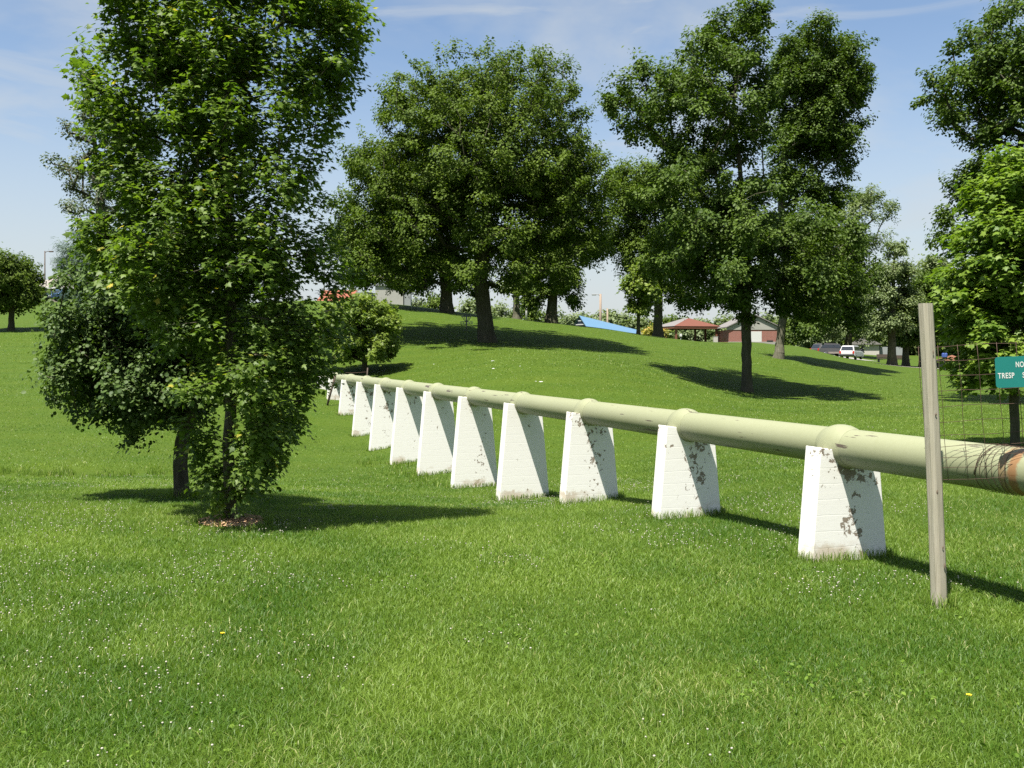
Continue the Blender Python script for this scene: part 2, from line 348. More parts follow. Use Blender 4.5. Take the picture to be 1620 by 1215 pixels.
for u, z in ((500, 8), (700, 5.5), (900, 4), (1100, 3.6), (1300, 2.4), (1500, 1.8), (1900, 1.5)): uz(u, 200, z)
ctl = np.array(ctl)
def tps(r): return np.where(r > 1e-9, r * r * np.log(np.maximum(r, 1e-9)), 0)
def warp(x, y):   # compress distance so the near ground does not ring
    rr = np.sqrt(x*x + y*y) + 1e-6; k = np.log1p(rr / 12.0) * 12.0 / rr
    return np.stack([x * k, y * k], -1)
CW = warp(ctl[:, 0], ctl[:, 1]); n_ = len(ctl)
D_ = np.linalg.norm(CW[:, None] - CW[None], axis=-1)
A_ = np.zeros((n_ + 3, n_ + 3)); A_[:n_, :n_] = tps(D_) + np.eye(n_) * .03; A_[:n_, n_] = 1; A_[:n_, n_+1:] = CW; A_[n_:, :n_] = A_[:n_, n_:].T
W_ = np.linalg.solve(A_, np.concatenate([ctl[:, 2], [0, 0, 0]]))
def H(x, y):
    x = np.atleast_1d(np.asarray(x, float)); y = np.atleast_1d(np.asarray(y, float))
    q = warp(np.clip(x, -110, 110), np.clip(y, -12, 205)); res = np.empty(len(x))
    for i in range(0, len(x), 20000):
        s = slice(i, i + 20000); d = np.linalg.norm(q[s][:, None] - CW[None], axis=-1)
        res[s] = tps(d) @ W_[:n_] + W_[n_] + q[s] @ W_[n_+1:]; res[s] -= .13*np.exp(-((y[s] - 20.0 - .25*np.sin(x[s]*.9))/.55)**2) / (1 + np.exp((x[s] + 5.5)*1.6))
    return res
def h1(x, y): return float(H(x, y)[0])
def spread(a, b, near, far):
    """grid coordinates, fine about 0 and coarse far out"""
    t = [0.0]; s = near
    while t[-1] < max(abs(a), abs(b)): t.append(t[-1] + s); s = min(far, s * 1.022)
    t = np.array(t); g = np.concatenate([-t[::-1][:-1], t]); return g[(g >= a - far) & (g <= b + far)]
gx = spread(-1500, 1500, .28, 80); gy = spread(-60, 3000, .28, 80)
GX, GY = np.meshgrid(gx, gy); hz = H(GX.ravel(), GY.ravel())
V = np.stack([GX.ravel(), GY.ravel(), hz], -1); nx, ny = len(gx), len(gy)
I = np.arange(nx * ny).reshape(ny, nx); Q = np.stack([I[:-1, :-1], I[:-1, 1:], I[1:, 1:], I[1:, :-1]], -1).reshape(-1, 4)
ground = link('ground', np_mesh('ground', V, Q, smooth=True), M['lawn']); tag(ground, kind='structure')
# ------------------------------------------------------------------ lawn: blades, weeds, clover
def vnoise(x, y, sc, seed):
    r = np.random.default_rng(seed); g = r.random((64, 64)); a = x / sc; b = y / sc; i = np.floor(a).astype(int); j = np.floor(b).astype(int)
    fx = a - i; fy = b - j; fx = fx*fx*(3-2*fx); fy = fy*fy*(3-2*fy)
    G = lambda p, q: g[p % 64, q % 64]
    return (G(i, j)*(1-fx) + G(i+1, j)*fx)*(1-fy) + (G(i, j+1)*(1-fx) + G(i+1, j+1)*fx)*fy
BADXY = []   # (x, y, r) places with no grass
def scatter(y0, y1, dens, margin=1.15, soft=.16):
    a, b = y0*(1-soft), y1*(1+soft)
    area = (b*b - a*a) * .5 * 1.0125 * margin + 4.5 * (b - a); n = int(area * dens)
    y = np.sqrt(rng.random(n) * (b*b - a*a) + a*a); x = (rng.random(n) - .5) * (1.0125 * margin * y + 4.5)
    p = np.clip((y - a)/(2*soft*y0), 0, 1) * np.clip((b - y)/(2*soft*y1), 0, 1); keep = rng.random(n) < p
    for bx, by, br in BADXY: keep &= (x - bx)**2 + (y - by)**2 > br*br * (.6 + .6*rng.random(n))
    return x[keep], y[keep]
def blades(bands):
    VV, TT, RR = [], [], []; base = 0
    for y0, y1, dens, hgt, wid, bent in bands:
        x, y = scatter(y0, y1, dens); n = len(x); z = H(x, y)
        patch = vnoise(x, y, .55, 3) * .5 + vnoise(x, y, 2.1, 4) * .5
        hh = hgt * (.45 + .75 * rng.random(n)) * (.6 + .8 * patch); ww = wid * (.6 + .8 * rng.random(n))
        az = rng.random(n) * 2*math.pi; lean = hh * (.45 + 1.25 * rng.random(n)); la = rng.random(n) * 2*math.pi + (vnoise(x, y, 1.3, 5) - .5) * 3
        dx, dy = np.cos(az) * ww / 2, np.sin(az) * ww / 2; lx, ly = np.cos(la) * lean, np.sin(la) * lean
        rn = np.clip(.16 + .50 * rng.random(n) + .70 * (vnoise(x, y, .5, 8) - .5) + .75 * (vnoise(x, y, 1.7, 9) - .5) + .07 * np.tanh(4*np.sin((y + .35*x + .2*np.sin(x*.7)) * 2.9)), 0, .93); dry = rng.random(n) < .03 + .16 * np.clip(vnoise(x, y, .8, 41) - .62, 0, 1) / .38; rn[dry] = .95 + .05 * rng.random(dry.sum())
        if bent:
            v = np.stack([np.stack([x-dx, y-dy, z-.01], -1), np.stack([x+dx, y+dy, z-.01], -1), np.stack([x+lx*.35+dx*.8, y+ly*.35+dy*.8, z+hh*.6], -1),
                          np.stack([x+lx*.35-dx*.8, y+ly*.35-dy*.8, z+hh*.6], -1), np.stack([x+lx, y+ly, z+hh*.93], -1)], 1)
            t = np.array([[0, 1, 2], [0, 2, 3], [3, 2, 4]])
        else:
            v = np.stack([np.stack([x-dx, y-dy, z-.01], -1), np.stack([x+dx, y+dy, z-.01], -1), np.stack([x+lx, y+ly, z+hh], -1)], 1); t = np.array([[0, 1, 2]])
        k = v.shape[1]; VV.append(v.reshape(-1, 3)); TT.append((t[None] + (np.arange(n) * k)[:, None, None]).reshape(-1, 3) + base); RR.append(np.repeat(rn, k)); base += n * k
    return np_mesh('grass', np.concatenate(VV), np.concatenate(TT), np.concatenate(RR))
MAPLE = P(365, 826, 9.7)[:2]; BADXY.append((MAPLE[0], MAPLE[1] + .02, .33))
for n in range(-2, 3): BADXY.append((*pier_xy(n), .22))
GRASS_Q = 1.0
bands = [(1.7, 5.5, 10500, .036, .0033, True), (5.5, 8.5, 6800, .034, .0042, True), (8.5, 13, 3400, .032, .006, False), (13, 20, 1300, .030, .010, False), (20, 34, 330, .030, .017, False), (34, 62, 75, .032, .03, False)]
grass = link('grass', blades([(a, b, d * GRASS_Q, h, w_, s) for a, b, d, h, w_, s in bands]), M['blade']); tag(grass, kind='stuff')
def tufts(spots):
    VV, TT, RR = [], [], []; base = 0
    for cx, cy, hx, hy, yw, n, hgt, wid in spots:
        t = rng.random(n)*2*(hx + hy)*2; side = np.digitize(t, np.cumsum([2*hx, 2*hy, 2*hx])); q = rng.random(n)*2 - 1; o = .012 + .06*rng.random(n)**1.6
        lx = np.where(side == 0, q*(hx+.03), np.where(side == 1, hx + o, np.where(side == 2, q*(hx+.03), -hx - o))); ly = np.where(side == 0, -hy - o, np.where(side == 1, q*hy, np.where(side == 2, hy + o, q*hy)))
        c, s_ = math.cos(yw), math.sin(yw); x = cx + lx*c - ly*s_; y = cy + lx*s_ + ly*c; z = H(x, y)
        hh = hgt*(.35 + .8*rng.random(n)); a = rng.random(n)*6.283; l = hh*(.1 + .5*rng.random(n)); la = rng.random(n)*6.283; dx, dy = np.cos(a)*wid/2, np.sin(a)*wid/2; ex, ey = np.cos(la)*l, np.sin(la)*l
        v = np.stack([np.stack([x-dx, y-dy, z-.01], -1), np.stack([x+dx, y+dy, z-.01], -1), np.stack([x+ex*.4+dx*.8, y+ey*.4+dy*.8, z+hh*.6], -1), np.stack([x+ex*.4-dx*.8, y+ey*.4-dy*.8, z+hh*.6], -1), np.stack([x+ex, y+ey, z+hh*.95], -1)], 1)
        VV.append(v.reshape(-1, 3)); TT.append((np.array([[0, 1, 2], [0, 2, 3], [3, 2, 4]])[None] + (np.arange(n)*5)[:, None, None]).reshape(-1, 3) + base); base += n*5; rn = .2 + .55*rng.random(n); k = rng.random(n) < .12; rn[k] = .97; RR.append(np.repeat(rn, 5))
    return np_mesh('tall_grass', np.concatenate(VV), np.concatenate(TT), np.concatenate(RR))
yaw_ = math.atan2(AX[1], AX[0]) - math.pi/2; sp_ = [(*pier_xy(n), .36 + (-pier_z[n])*.09, .105, yaw_, 900 if n < 3 else 500, .10, .005 if n < 3 else .009) for n in range(-1, 10)]
p_ = P(1486, 960, 6.43); sp_.append((p_[0], p_[1], .04, .04, .3, 260, .11, .0045)); sp_.append((MAPLE[0], MAPLE[1], .30, .26, 0, 420, .07, .005)); p_ = P(290, 788, 12.1); sp_.append((p_[0], p_[1], .10, .10, 0, 300, .12, .006))
for k in range(46): x_ = -13.2 + k*.165 + rng.normal(0, .1); sp_.append((x_, 20.25 + .25*math.sin(x_*.9) + rng.normal(0, .12), .10, .05, rng.random()*3, 60, .10 + .08*rng.random(), .010))
for k in range(14): q_ = pier_xy(4.2 + k*.17) + PERP*rng.normal(-.5, .25); sp_.append((q_[0], q_[1], .14, .10, rng.random()*3, 55, .13, .010))
tg = link('tall_grass', tufts(sp_), M['blade']); tag(tg, kind='stuff')
# broad leaves among the grass
def leaf_mesh(name, pos, t, nrm, size, tmpl, tris, rnd):
    b = np.cross(nrm, t); b /= np.linalg.norm(b, axis=1, keepdims=True) + 1e-9; t = np.cross(b, nrm); t /= np.linalg.norm(t, axis=1, keepdims=True) + 1e-9
    v = pos[:, None] + size[:, None, None] * (tmpl[None, :, 0, None] * b[:, None] + tmpl[None, :, 1, None] * t[:, None] + tmpl[None, :, 2, None] * nrm[:, None])
    k = len(tmpl); n = len(pos); T = (tris[None] + (np.arange(n) * k)[:, None, None]).reshape(-1, tris.shape[1])
    return np_mesh(name, v.reshape(-1, 3), T, np.repeat(rnd, k))
def unit(a): return a / (np.linalg.norm(a, axis=-1, keepdims=True) + 1e-9)
L_ROUND = np.array([(0, 0, 0), (.42, .3, .05), (.40, .75, .03), (0, 1, -.06), (-.40, .75, .03), (-.42, .3, .05)]); T_ROUND = np.array([[0, 1, 2], [0, 2, 3], [0, 3, 4], [0, 4, 5]])
L_OAK = np.array([(0, 0, 0), (.26, .3, .06), (.34, .72, .02), (0, 1.05, -.12), (-.34, .72, .02), (-.26, .3, .06)]); T_OAK = T_ROUND
L_QUAD = np.array([(0, 0, 0), (.42, .5, .08), (0, 1, -.05), (-.42, .5, .08)]); T_QUAD = np.array([[0, 1, 2], [0, 2, 3]])
L_NEEDLE = np.array([(-.05, 0, 0), (.05, 0, 0), (.0, 1.0, -.1)]); T_NEEDLE = np.array([[0, 1, 2]])
_o = [(0, 0), (.16, .10), (.46, .06), (.36, .26), (.62, .52), (.30, .52), (.22, .66), (0, 1.05)]
_o = _o + [(-x, y) for x, y in _o[1:-1][::-1]]
L_MAPLE = np.array([(0, .34, .05)] + [(x, y, -.16 * (x*x*1.4 + max(0, y - .5)**2)) for x, y in _o]); T_MAPLE = np.array([[0, i, i % len(_o) + 1] for i in range(1, len(_o) + 1)])
x, y = scatter(3.2, 9, 330); keep = vnoise(x, y, .7, 21) + .4 * rng.random(len(x)) - .08 * (y - 4) > .80; x, y = x[keep], y[keep]; n = len(x)
tn = unit(np.stack([rng.normal(0, .75, n), rng.normal(0, .75, n), np.ones(n)], -1)); tt = unit(rng.normal(0, 1, (n, 3)) * [1, 1, .2])
wl = link('broadleaf_weeds', leaf_mesh('broadleaf_weeds', np.stack([x, y, H(x, y) + .008 + .022 * rng.random(n)], -1), tt, tn, .012 + .020 * rng.random(n)**2, L_OAK, T_OAK, rng.random(n) * .9), M['weed']); tag(wl, kind='stuff')
# white clover heads: a flattened little ball on a stem
def clover():
    VV, TT = [], []; base = 0
    bv = [(0, 0, .8)] + [(math.cos(a)*r, math.sin(a)*r, z) for r, z in ((.75, .55), (1, .0), (.55, -.5)) for a in np.linspace(0, 2*math.pi, 7)[:-1]] + [(.08, 0, -.6), (-.08, 0, -.6), (0, .0, -7)]
    bt = [(0, 1+i, 1+(i+1) % 6) for i in range(6)]
    for r in range(2):
        for i in range(6): a, b = 1+r*6+i, 1+r*6+(i+1) % 6; bt += [(a, a+6, b+6), (a, b+6, b)]
    bt.append((19, 20, 21)); bv = np.array(bv); bt = np.array(bt)
    for y0, y1, dens, th, sz in ((3.2, 8, 110, .74, .0050), (8, 15, 90, .73, .0050), (15, 34, 9, .74, .0065)):
        x, y = scatter(y0, y1, dens); cl = vnoise(x, y, .7, 31) * .55 + vnoise(x, y, 2.6, 32) * .45 - .10 * np.clip(x / (.5*y), -1, 1) * .9
        kp = cl + .22 * rng.random(len(x)) > th; x, y = x[kp], y[kp]; n = len(x)
        s = sz * (.6 + .7 * rng.random(n)); z = H(x, y) + .030 + .025 * rng.random(n)
        v = np.stack([x, y, z], -1)[:, None] + s[:, None, None] * bv[None]; k = len(bv)
        VV.append(v.reshape(-1, 3)); TT.append((bt[None] + (np.arange(n)*k)[:, None, None]).reshape(-1, 3) + base); base += n*k
    return np_mesh('clover_flowers', np.concatenate(VV), np.concatenate(TT), smooth=True)
tag(link('clover_flowers', clover(), M['clover']), kind='stuff')
def ground_pt(u, v):
    """where the ray of a picture point meets the ground"""
    d = np.array([(u - CU) / F, 1.0, (HV - v) / F]); ys = np.linspace(2, 140, 3000); pz = EYE + d[2]*ys; g = H(d[0]*ys, ys)
    i = int(np.argmax(pz < g)); return d[0]*ys[i], ys[i], g[i]
for (u, v, lb) in ((1533, 1128, 'yellow dandelion flower in the grass near the lower right corner'), (352, 1027, 'yellow dandelion flower among white clover at lower left')):
    gx_, gy_, gz_ = ground_pt(u, v); mb = MB(); r0 = .012
    e = empty('dandelion', (gx_, gy_, gz_), 0, lb, 'flower')
    for k in range(26):
        a = k*2.4; rr = r0 * (1 if k % 2 else .6); ca, sa = math.cos(a), math.sin(a)
        mb.add([(0, 0, .075), (ca*rr - sa*.004, sa*rr + ca*.004, .081), (ca*rr*1.05, sa*rr*1.05, .079), (ca*rr + sa*.004, sa*rr - ca*.004, .081)], [(0, 1, 2, 3)])
    mb.build('petals', M['dandelion'], e); MB().tube([(0, 0, -.02), (.003, .002, .04), (0, 0, .076)], .0022, 5).build('stem', M['weed'], e)
# ------------------------------------------------------------------ trees
def tube_tree(nodes, par, rad, sides):
    VV, TT = [], []; base = 0; ang = np.arange(sides) * 2*math.pi/sides
    nodes = np.array(nodes); idx = [i for i in range(len(nodes)) if par[i] >= 0]
    a = nodes[[par[i] for i in idx]]; b = nodes[idx]; ra = np.array([min(rad[par[i]], rad[i]*1.35) for i in idx]); rb = np.array([rad[i] for i in idx])
    d = unit(b - a); ref = np.where(np.abs(d[:, 2:3]) < .9, np.array([[0, 0, 1.]]), np.array([[1., 0, 0]])); e1 = unit(np.cross(d, ref)); e2 = np.cross(d, e1)
    ring = np.cos(ang)[None, :, None]*e1[:, None] + np.sin(ang)[None, :, None]*e2[:, None]
    v = np.concatenate([a[:, None] - d[:, None]*ra[:, None, None]*.15 + ring*ra[:, None, None], b[:, None] + ring*rb[:, None, None]], 1)
    k = 2*sides; q = np.array([[i, (i+1) % sides, sides+(i+1) % sides, sides+i] for i in range(sides)])
    return v.reshape(-1, 3), (q[None] + (np.arange(len(idx))*k)[:, None, None]).reshape(-1, 4)
def make_tree(name, base, trunk, tr, blobs, nclump, nleaf, lsize, clump_r, leafm, barkm, shape='oak', label=None, cat='tree', group=None, depth=.85, seed=1, shell=.55, up=.6, flare=1.7, bare=0, twig=.012, rlim=.3, tips=.04, stem_from=.35, shoots=0):
    """base (u,v,Y); trunk [(u,v,dY)...] picture points at the trunk's own distance; blobs [(u,v,ru,rv[,dY])] crown masses, each an ellipsoid"""
    r = np.random.default_rng(seed); u0, v0, Y = base; B = P(u0, v0, Y); B[2] = h1(B[0], B[1])
    root = empty(name, tuple(B), 0, label, cat, group)
    pts = [np.array([0, 0, -.15])] + [P(a, b_, Y + (c[0] if c else 0)) - B for a, b_, *c in trunk]
    # --- trunk nodes
    nodes, par, rad0 = [], [], []
    for i in range(len(pts) - 1):
        seg = max(2, int(np.linalg.norm(pts[i+1] - pts[i]) / max(.25, tr*1.6)))
        for k in range(seg):
            f = k/seg; p = pts[i]*(1-f) + pts[i+1]*f + (r.normal(0, tr*.06, 3) if i + k else 0); nodes.append(p); par.append(len(nodes) - 2)
    nodes.append(pts[-1]); par.append(len(nodes) - 2); nt_ = len(nodes)
    # --- clump centres
    vol = np.array([b[2]*b[3] for b in blobs], float); cnt = np.maximum(1, np.round(vol/vol.sum()*nclump)).astype(int)
    ctr = []; us = [b[0] for b in blobs]; uc = sum(us)/len(us); hw = max(max(b[0]+b[2] for b in blobs) - uc, uc - min(b[0]-b[2] for b in blobs))
    for (bu, bv, ru, rv, *dd), c in zip(blobs, cnt):
        c0 = P(bu, bv, Y + (dd[0] if dd else 0)) - B; rx, rz = ru/F*Y, rv/F*Y; rx = max(rx - .45*clump_r, .45*rx); rz = max(rz - .45*clump_r, .45*rz)
        ry = depth * math.sqrt(max(.15*hw*hw, hw*hw - (bu - uc)**2)) / F * Y * (.75 if dd else 1) ; ry = max(min(ry, 6*rx), rx*.6)
        q = unit(r.normal(0, 1, (c, 3))); rr = (shell + (1-shell)*r.random((c, 1)))**.8; rr[r.random(c) < .2] *= .5
        ctr.append(c0 + q*rr*np.array([rx, ry, rz])*.92)
    ctr = np.concatenate(ctr)
    if shoots:      # young leading shoots that stand out of the crown, up and outwards
        k = r.random(len(ctr)) < shoots; o_ = unit(ctr[k]*[1, 1, 0] - np.array([pts[-1][0]*.5, pts[-1][1]*.5, 0])); ctr = np.concatenate([ctr] + [ctr[k] + (o_*.45 + np.array([0, 0, .9]) + r.normal(0, .15, o_.shape))*clump_r*f for f in (.8, 1.5)])
    ctr = ctr[ctr[:, 2] + B[2] > np.array([h1(B[0]+c[0], B[1]+c[1]) for c in ctr]) + clump_r*.5]
    # --- branches: every clump joins the nearest wood below it
    order = np.argsort(np.linalg.norm(ctr - nodes[int(nt_*.6)], axis=1)); load = [0.0]*len(nodes)
    NA = np.zeros((nt_ + 4*len(ctr) + 8, 3)); NA[:nt_] = nodes; m0 = int(nt_*stem_from); ends = []
    for ci in order:
        c = ctr[ci]; k = len(nodes); d = NA[m0:k] - c; dist = np.linalg.norm(d, axis=1); pen = np.maximum(0, d[:, 2] + .25*dist)*1.5
        j = m0 + int(np.argmin(dist + pen + np.where(np.arange(m0, k) < nt_, 0, .12*dist))); p = NA[j]; L = np.linalg.norm(c - p); st = max(1, min(3, int(L/.5))); prev = j
        for s in range(1, st + 1):
            f = s/st; q = p*(1-f) + c*f; q = q + np.array([0, 0, .10*L*math.sin(f*math.pi)*(1 if st > 1 else 0)]) + (r.normal(0, .035*L, 3) if s < st else 0)
            NA[len(nodes)] = q; nodes.append(q); par.append(prev); load.append(0.0); prev = len(nodes) - 1
        load[prev] += 1; ends.append(prev)
    for i in range(len(nodes) - 1, 0, -1): load[par[i]] += load[i]
    tot = max(load[0], 1); rad = []
    zt = nodes[nt_-1][2]
    for i in range(len(nodes)):
        q = tr * (max(load[i], .5)/tot)**.48
        if i < nt_:
            h = nodes[i][2]/max(zt, .1); q = max(q, tr*(1 - .80*max(0, h)))*1.0; q *= 1 + (flare-1)*math.exp(-max(0, nodes[i][2]+.05)/(tr*1.5))
        else: q = min(q, tr*.62)
        rad.append(max(q, twig))
    v1, q1 = tube_tree(nodes[:nt_], par[:nt_], [x for x in rad[:nt_]], 12); v2, q2 = tube_tree(nodes, [(-1 if i < nt_ else par[i]) for i in range(len(nodes))], rad, 6)
    me = np_mesh('trunk', np.concatenate([v1, v2]), np.concatenate([q1, q2 + len(v1)]), smooth=True); link('trunk', me, barkm, root)
    # --- leaves
    live = np.array([i for i in range(len(ctr)) if r.random() >= bare]); cc = ctr[live]; per = max(1, int(nleaf/len(cc))); n = per*len(cc)
    ci = np.repeat(np.arange(len(cc)), per); cr_ = clump_r*(.65 + .7*r.random(len(cc)))
    q = unit(r.normal(0, 1, (n, 3))); rr = r.random((n, 1))**.45; st_ = .55 + .95*r.random((len(cc), 3)); st_[:, 2] *= .75; off = q*rr*cr_[ci][:, None]*st_[ci]; tl = r.normal(0, .45, (len(cc), 2)); off[:, 2] += (off[:, :2]*tl[ci]).sum(1); k = r.random(n) < .08; off[k] *= 1.4
    pos = cc[ci] + off
    axis = np.array([NA[nt_-1][0]*.5, NA[nt_-1][1]*.5, 0]); outw = unit((pos - axis)*[1, 1, .35])
    nrm = unit(np.array([0, 0, up]) + .45*q + .35*outw + r.normal(0, .42, (n, 3))); td = unit(q*[1, 1, .4] + .4*outw + np.array([0, 0, -.35]) + r.normal(0, .4, (n, 3)))
    crnd = r.random(len(cc)); rn = np.clip(.15 + .45*r.random(n) + .40*(crnd[ci] - .5) + .10, 0, .86)
    if tips: k = (rr[:, 0] > .9) & (q[:, 2] > .3) & (r.random(n) < tips*8) & (crnd[ci] > .55); rn[k] = .93 + .07*r.random(k.sum())
    tm, tt_ = {'oak': (L_OAK, T_OAK), 'round': (L_ROUND, T_ROUND), 'quad': (L_QUAD, T_QUAD), 'maple': (L_MAPLE, T_MAPLE), 'needle': (L_NEEDLE, T_NEEDLE)}[shape]
    sz = lsize*(.6 + .75*r.random(n))
    link('crown', leaf_mesh('crown', pos, td, nrm, sz, tm, tt_, rn), leafm, root)
    return root
#TREES
# near maple, its crown running out of the top of the picture
make_tree('maple_tree', (365, 826, 9.7), [(362, 700), (366, 560, .05), (362, 380, .05), (352, 150), (345, -60), (340, -200)], .056,
    [(345, -150, 90, 80), (340, -50, 130, 80), (235, 10, 80, 60), (205, 20, 26, 36), (465, 0, 95, 70), (530, 30, 40, 60), (556, 70, 22, 40), (195, 95, 44, 40), (138, 108, 16, 18), (170, 150, 34, 30), (265, 130, 60, 60), (340, 90, 130, 90), (480, 120, 75, 60), (545, 120, 30, 30), (205, 210, 65, 65), (350, 220, 120, 90), (470, 205, 44, 40), (505, 185, 30, 20),
     (240, 310, 85, 75), (360, 340, 110, 90), (460, 320, 50, 50), (490, 280, 26, 30), (170, 400, 55, 55), (290, 430, 105, 80), (420, 430, 95, 80), (495, 410, 32, 40), (525, 450, 22, 34), (230, 470, 50, 45), (320, 520, 100, 60), (440, 530, 85, 60), (515, 530, 26, 40), (495, 590, 26, 30), (430, 610, 75, 50), (350, 610, 50, 40), (425, 680, 45, 50), (410, 735, 36, 44), (335, 755, 24, 30), (375, 775, 9, 24), (395, 770, 26, 26), (320, 700, 26, 40), (440, 690, 34, 44), (352, 812, 10, 8), (382, 772, 12, 20, -.12), (372, 700, 20, 20, -.15)],
    1150, 78000, .050, .150, M['maple'], M['bark_young'], 'maple', 'young maple tree with a mulch ring, nearest and largest crown at left', seed=3, depth=.75, twig=.003, up=.85, flare=1.5, tips=.09, stem_from=.12, shell=.45, shoots=.35)
make_tree('pear_tree', (290, 788, 12.1), [(285, 735), (288, 700), (300, 650), (296, 540), (285, 400)], .085,
    [(205, 400, 60, 50), (290, 380, 90, 50), (158, 450, 38, 45), (150, 520, 58, 60), (240, 480, 90, 70), (150, 600, 58, 50), (240, 590, 90, 70), (340, 500, 90, 90), (390, 580, 60, 60), (200, 655, 60, 30), (270, 655, 50, 34), (330, 620, 50, 30), (205, 688, 22, 14), (120, 630, 26, 26), (112, 500, 22, 40), (170, 560, 70, 80), (260, 600, 90, 70), (110, 580, 26, 40)],
    800, 70000, .042, .15, M['pear'], M['bark'], 'round', 'small dark glossy leaved tree standing behind the near maple, forked trunk', seed=4, depth=.8, twig=.005, up=.5, tips=0, flare=1.35)
make_tree('round_tree', (18, 524, 60), [(18, 490), (16, 420)], .16,
    [(16, 414, 30, 20), (-12, 445, 46, 38), (34, 448, 28, 32), (12, 474, 50, 22), (14, 440, 40, 38), (52, 470, 14, 18)], 380, 36000, .13, .36, M['oak'], M['bark'], 'quad', 'small round dark tree alone on the left lawn', seed=5, depth=1, tips=0)
make_tree('sparse_tree', (165, 515, 48), [(165, 440), (160, 330), (150, 230), (140, 150)], .28,
    [(110, 265, 30, 14), (95, 262, 16, 12), (125, 300, 26, 16), (150, 260, 30, 35), (130, 210, 22, 22), (165, 190, 30, 35), (150, 140, 20, 25), (190, 300, 50, 60), (140, 335, 30, 18), (210, 220, 50, 60)], 220, 15000, .11, .32, M['grey'], M['bark'], 'oak', 'sparse grey green tree with bare limbs showing left of the maple crown', seed=6, tips=0, bare=.12)
make_tree('pine_tree', (128, 512, 58), [(126, 460), (124, 400), (122, 362)], .18,
    [(122, 372, 10, 12), (118, 395, 22, 16), (122, 420, 32, 18), (126, 445, 38, 18), (130, 470, 40, 16)], 90, 16000, .26, .5, M['pine'], M['bark'], 'needle', 'soft bluish pine tree behind the left edge of the pear tree', seed=7, depth=1, tips=0, up=.3)
oakb = [(760, 262, 190, 178), (888, 300, 85, 120), (620, 320, 85, 120), (560, 400, 50, 70), (790, 128, 60, 30), (705, 148, 60, 30), (860, 138, 50, 28), (645, 168, 46, 28), (809, 118, 42, 30), (770, 135, 42, 30), (728, 140, 46, 32), (850, 128, 42, 32), (893, 150, 34, 36), (680, 148, 46, 32), (636, 162, 38, 32), (608, 182, 24, 26), (914, 178, 22, 24), (700, 205, 80, 50), (780, 195, 80, 50), (855, 200, 65, 46), (905, 232, 40, 28),
    (650, 225, 60, 46), (590, 240, 36, 32), (560, 262, 28, 34), (620, 290, 70, 55), (710, 290, 90, 70), (800, 290, 80, 60), (870, 290, 70, 55), (930, 270, 40, 36), (955, 300, 24, 36), (548, 330, 30, 50), (600, 365, 70, 60), (690, 380, 90, 60), (800, 385, 90, 60), (890, 360, 70, 60), (945, 345, 34, 50),
    (552, 395, 34, 46), (585, 425, 52, 38), (655, 440, 62, 32), (735, 442, 54, 28), (820, 440, 58, 30), (885, 430, 48, 38), (940, 395, 34, 40)]
make_tree('oak_tree', (772, 541, 50), [(766, 490), (758, 440), (770, 370), (772, 300), (760, 230), (775, 150)], .36, oakb,
    2000, 240000, .118, .42, M['oak'], M['bark'], 'oak', 'broad spreading oak tree at the centre of the hill, largest crown', seed=8, depth=.95, shell=.3, tips=0, flare=1.5)
make_tree('oak_tree', (707, 500, 68), [(706, 460), (700, 400), (690, 300)], .36,
    [(640, 330, 50, 40), (700, 320, 60, 50), (620, 400, 55, 40), (690, 410, 70, 40), (650, 440, 50, 25), (560, 400, 35, 45), (740, 430, 45, 30), (560, 440, 28, 20)], 330, 46000, .155, .56, M['oak'], M['bark'], 'oak', 'thick trunked oak tree behind and left of the central oak, near the hilltop', seed=9, tips=0)
make_tree('oak_tree', (872, 506, 72), [(874, 470), (880, 400), (880, 300)], .34,
    [(880, 300, 60, 50), (870, 390, 60, 50), (900, 440, 30, 35), (850, 450, 40, 30), (925, 390, 22, 35), (905, 475, 16, 14), (840, 480, 18, 16)], 300, 42000, .155, .56, M['oak'], M['bark'], 'oak', 'tree with ivy covered trunk on the hilltop right of the central oak', seed=10, tips=0)
make_tree('slim_tree', (817, 503, 78), [(817, 470), (818, 420)], .24,
    [(818, 400, 30, 30), (830, 440, 25, 25), (800, 455, 16, 14)], 50, 4500, .26, .7, M['pale'], M['bark_pale'], 'oak', 'slim pale barked tree on the hilltop just right of the central oak trunk', seed=11, tips=0)
make_tree('hickory_tree', (1182, 620, 38), [(1181, 560), (1180, 480), (1178, 380), (1172, 280), (1160, 180), (1165, 90)], .185,
    [(1192, 38, 24, 24), (1206, 150, 20, 60), (1160, 55, 38, 34), (1130, 40, 20, 24), (1186, 90, 24, 30), (1090, 110, 45, 38), (1140, 125, 50, 40), (1018, 112, 16, 20), (1050, 150, 40, 34), (985, 150, 34, 22), (965, 158, 16, 18), (1010, 190, 34, 24), (1080, 190, 50, 34), (1150, 200, 45, 42), (1180, 225, 30, 36), (1070, 245, 26, 18), (1130, 262, 30, 24),
     (1050, 300, 50, 36), (1130, 320, 45, 34), (1180, 310, 34, 40), (1080, 370, 60, 40), (1150, 390, 55, 42), (1200, 390, 30, 40), (1060, 415, 40, 34), (1120, 440, 50, 36), (1185, 445, 30, 38), (1110, 475, 34, 18), (1160, 478, 24, 20), (1182, 500, 12, 18), (1230, 470, 20, 30), (1240, 365, 45, 40), (1300, 390, 55, 46), (1265, 440, 50, 42), (1330, 450, 36, 46), (1290, 485, 40, 28), (1160, 350, 60, 60), (1080, 270, 30, 30)],
    1050, 150000, .108, .36, M['hickory'], M['bark'], 'oak', 'tall straight trunked tree on the near slope, casting its shadow around its base', seed=12, depth=1.15, tips=0, flare=1.6)
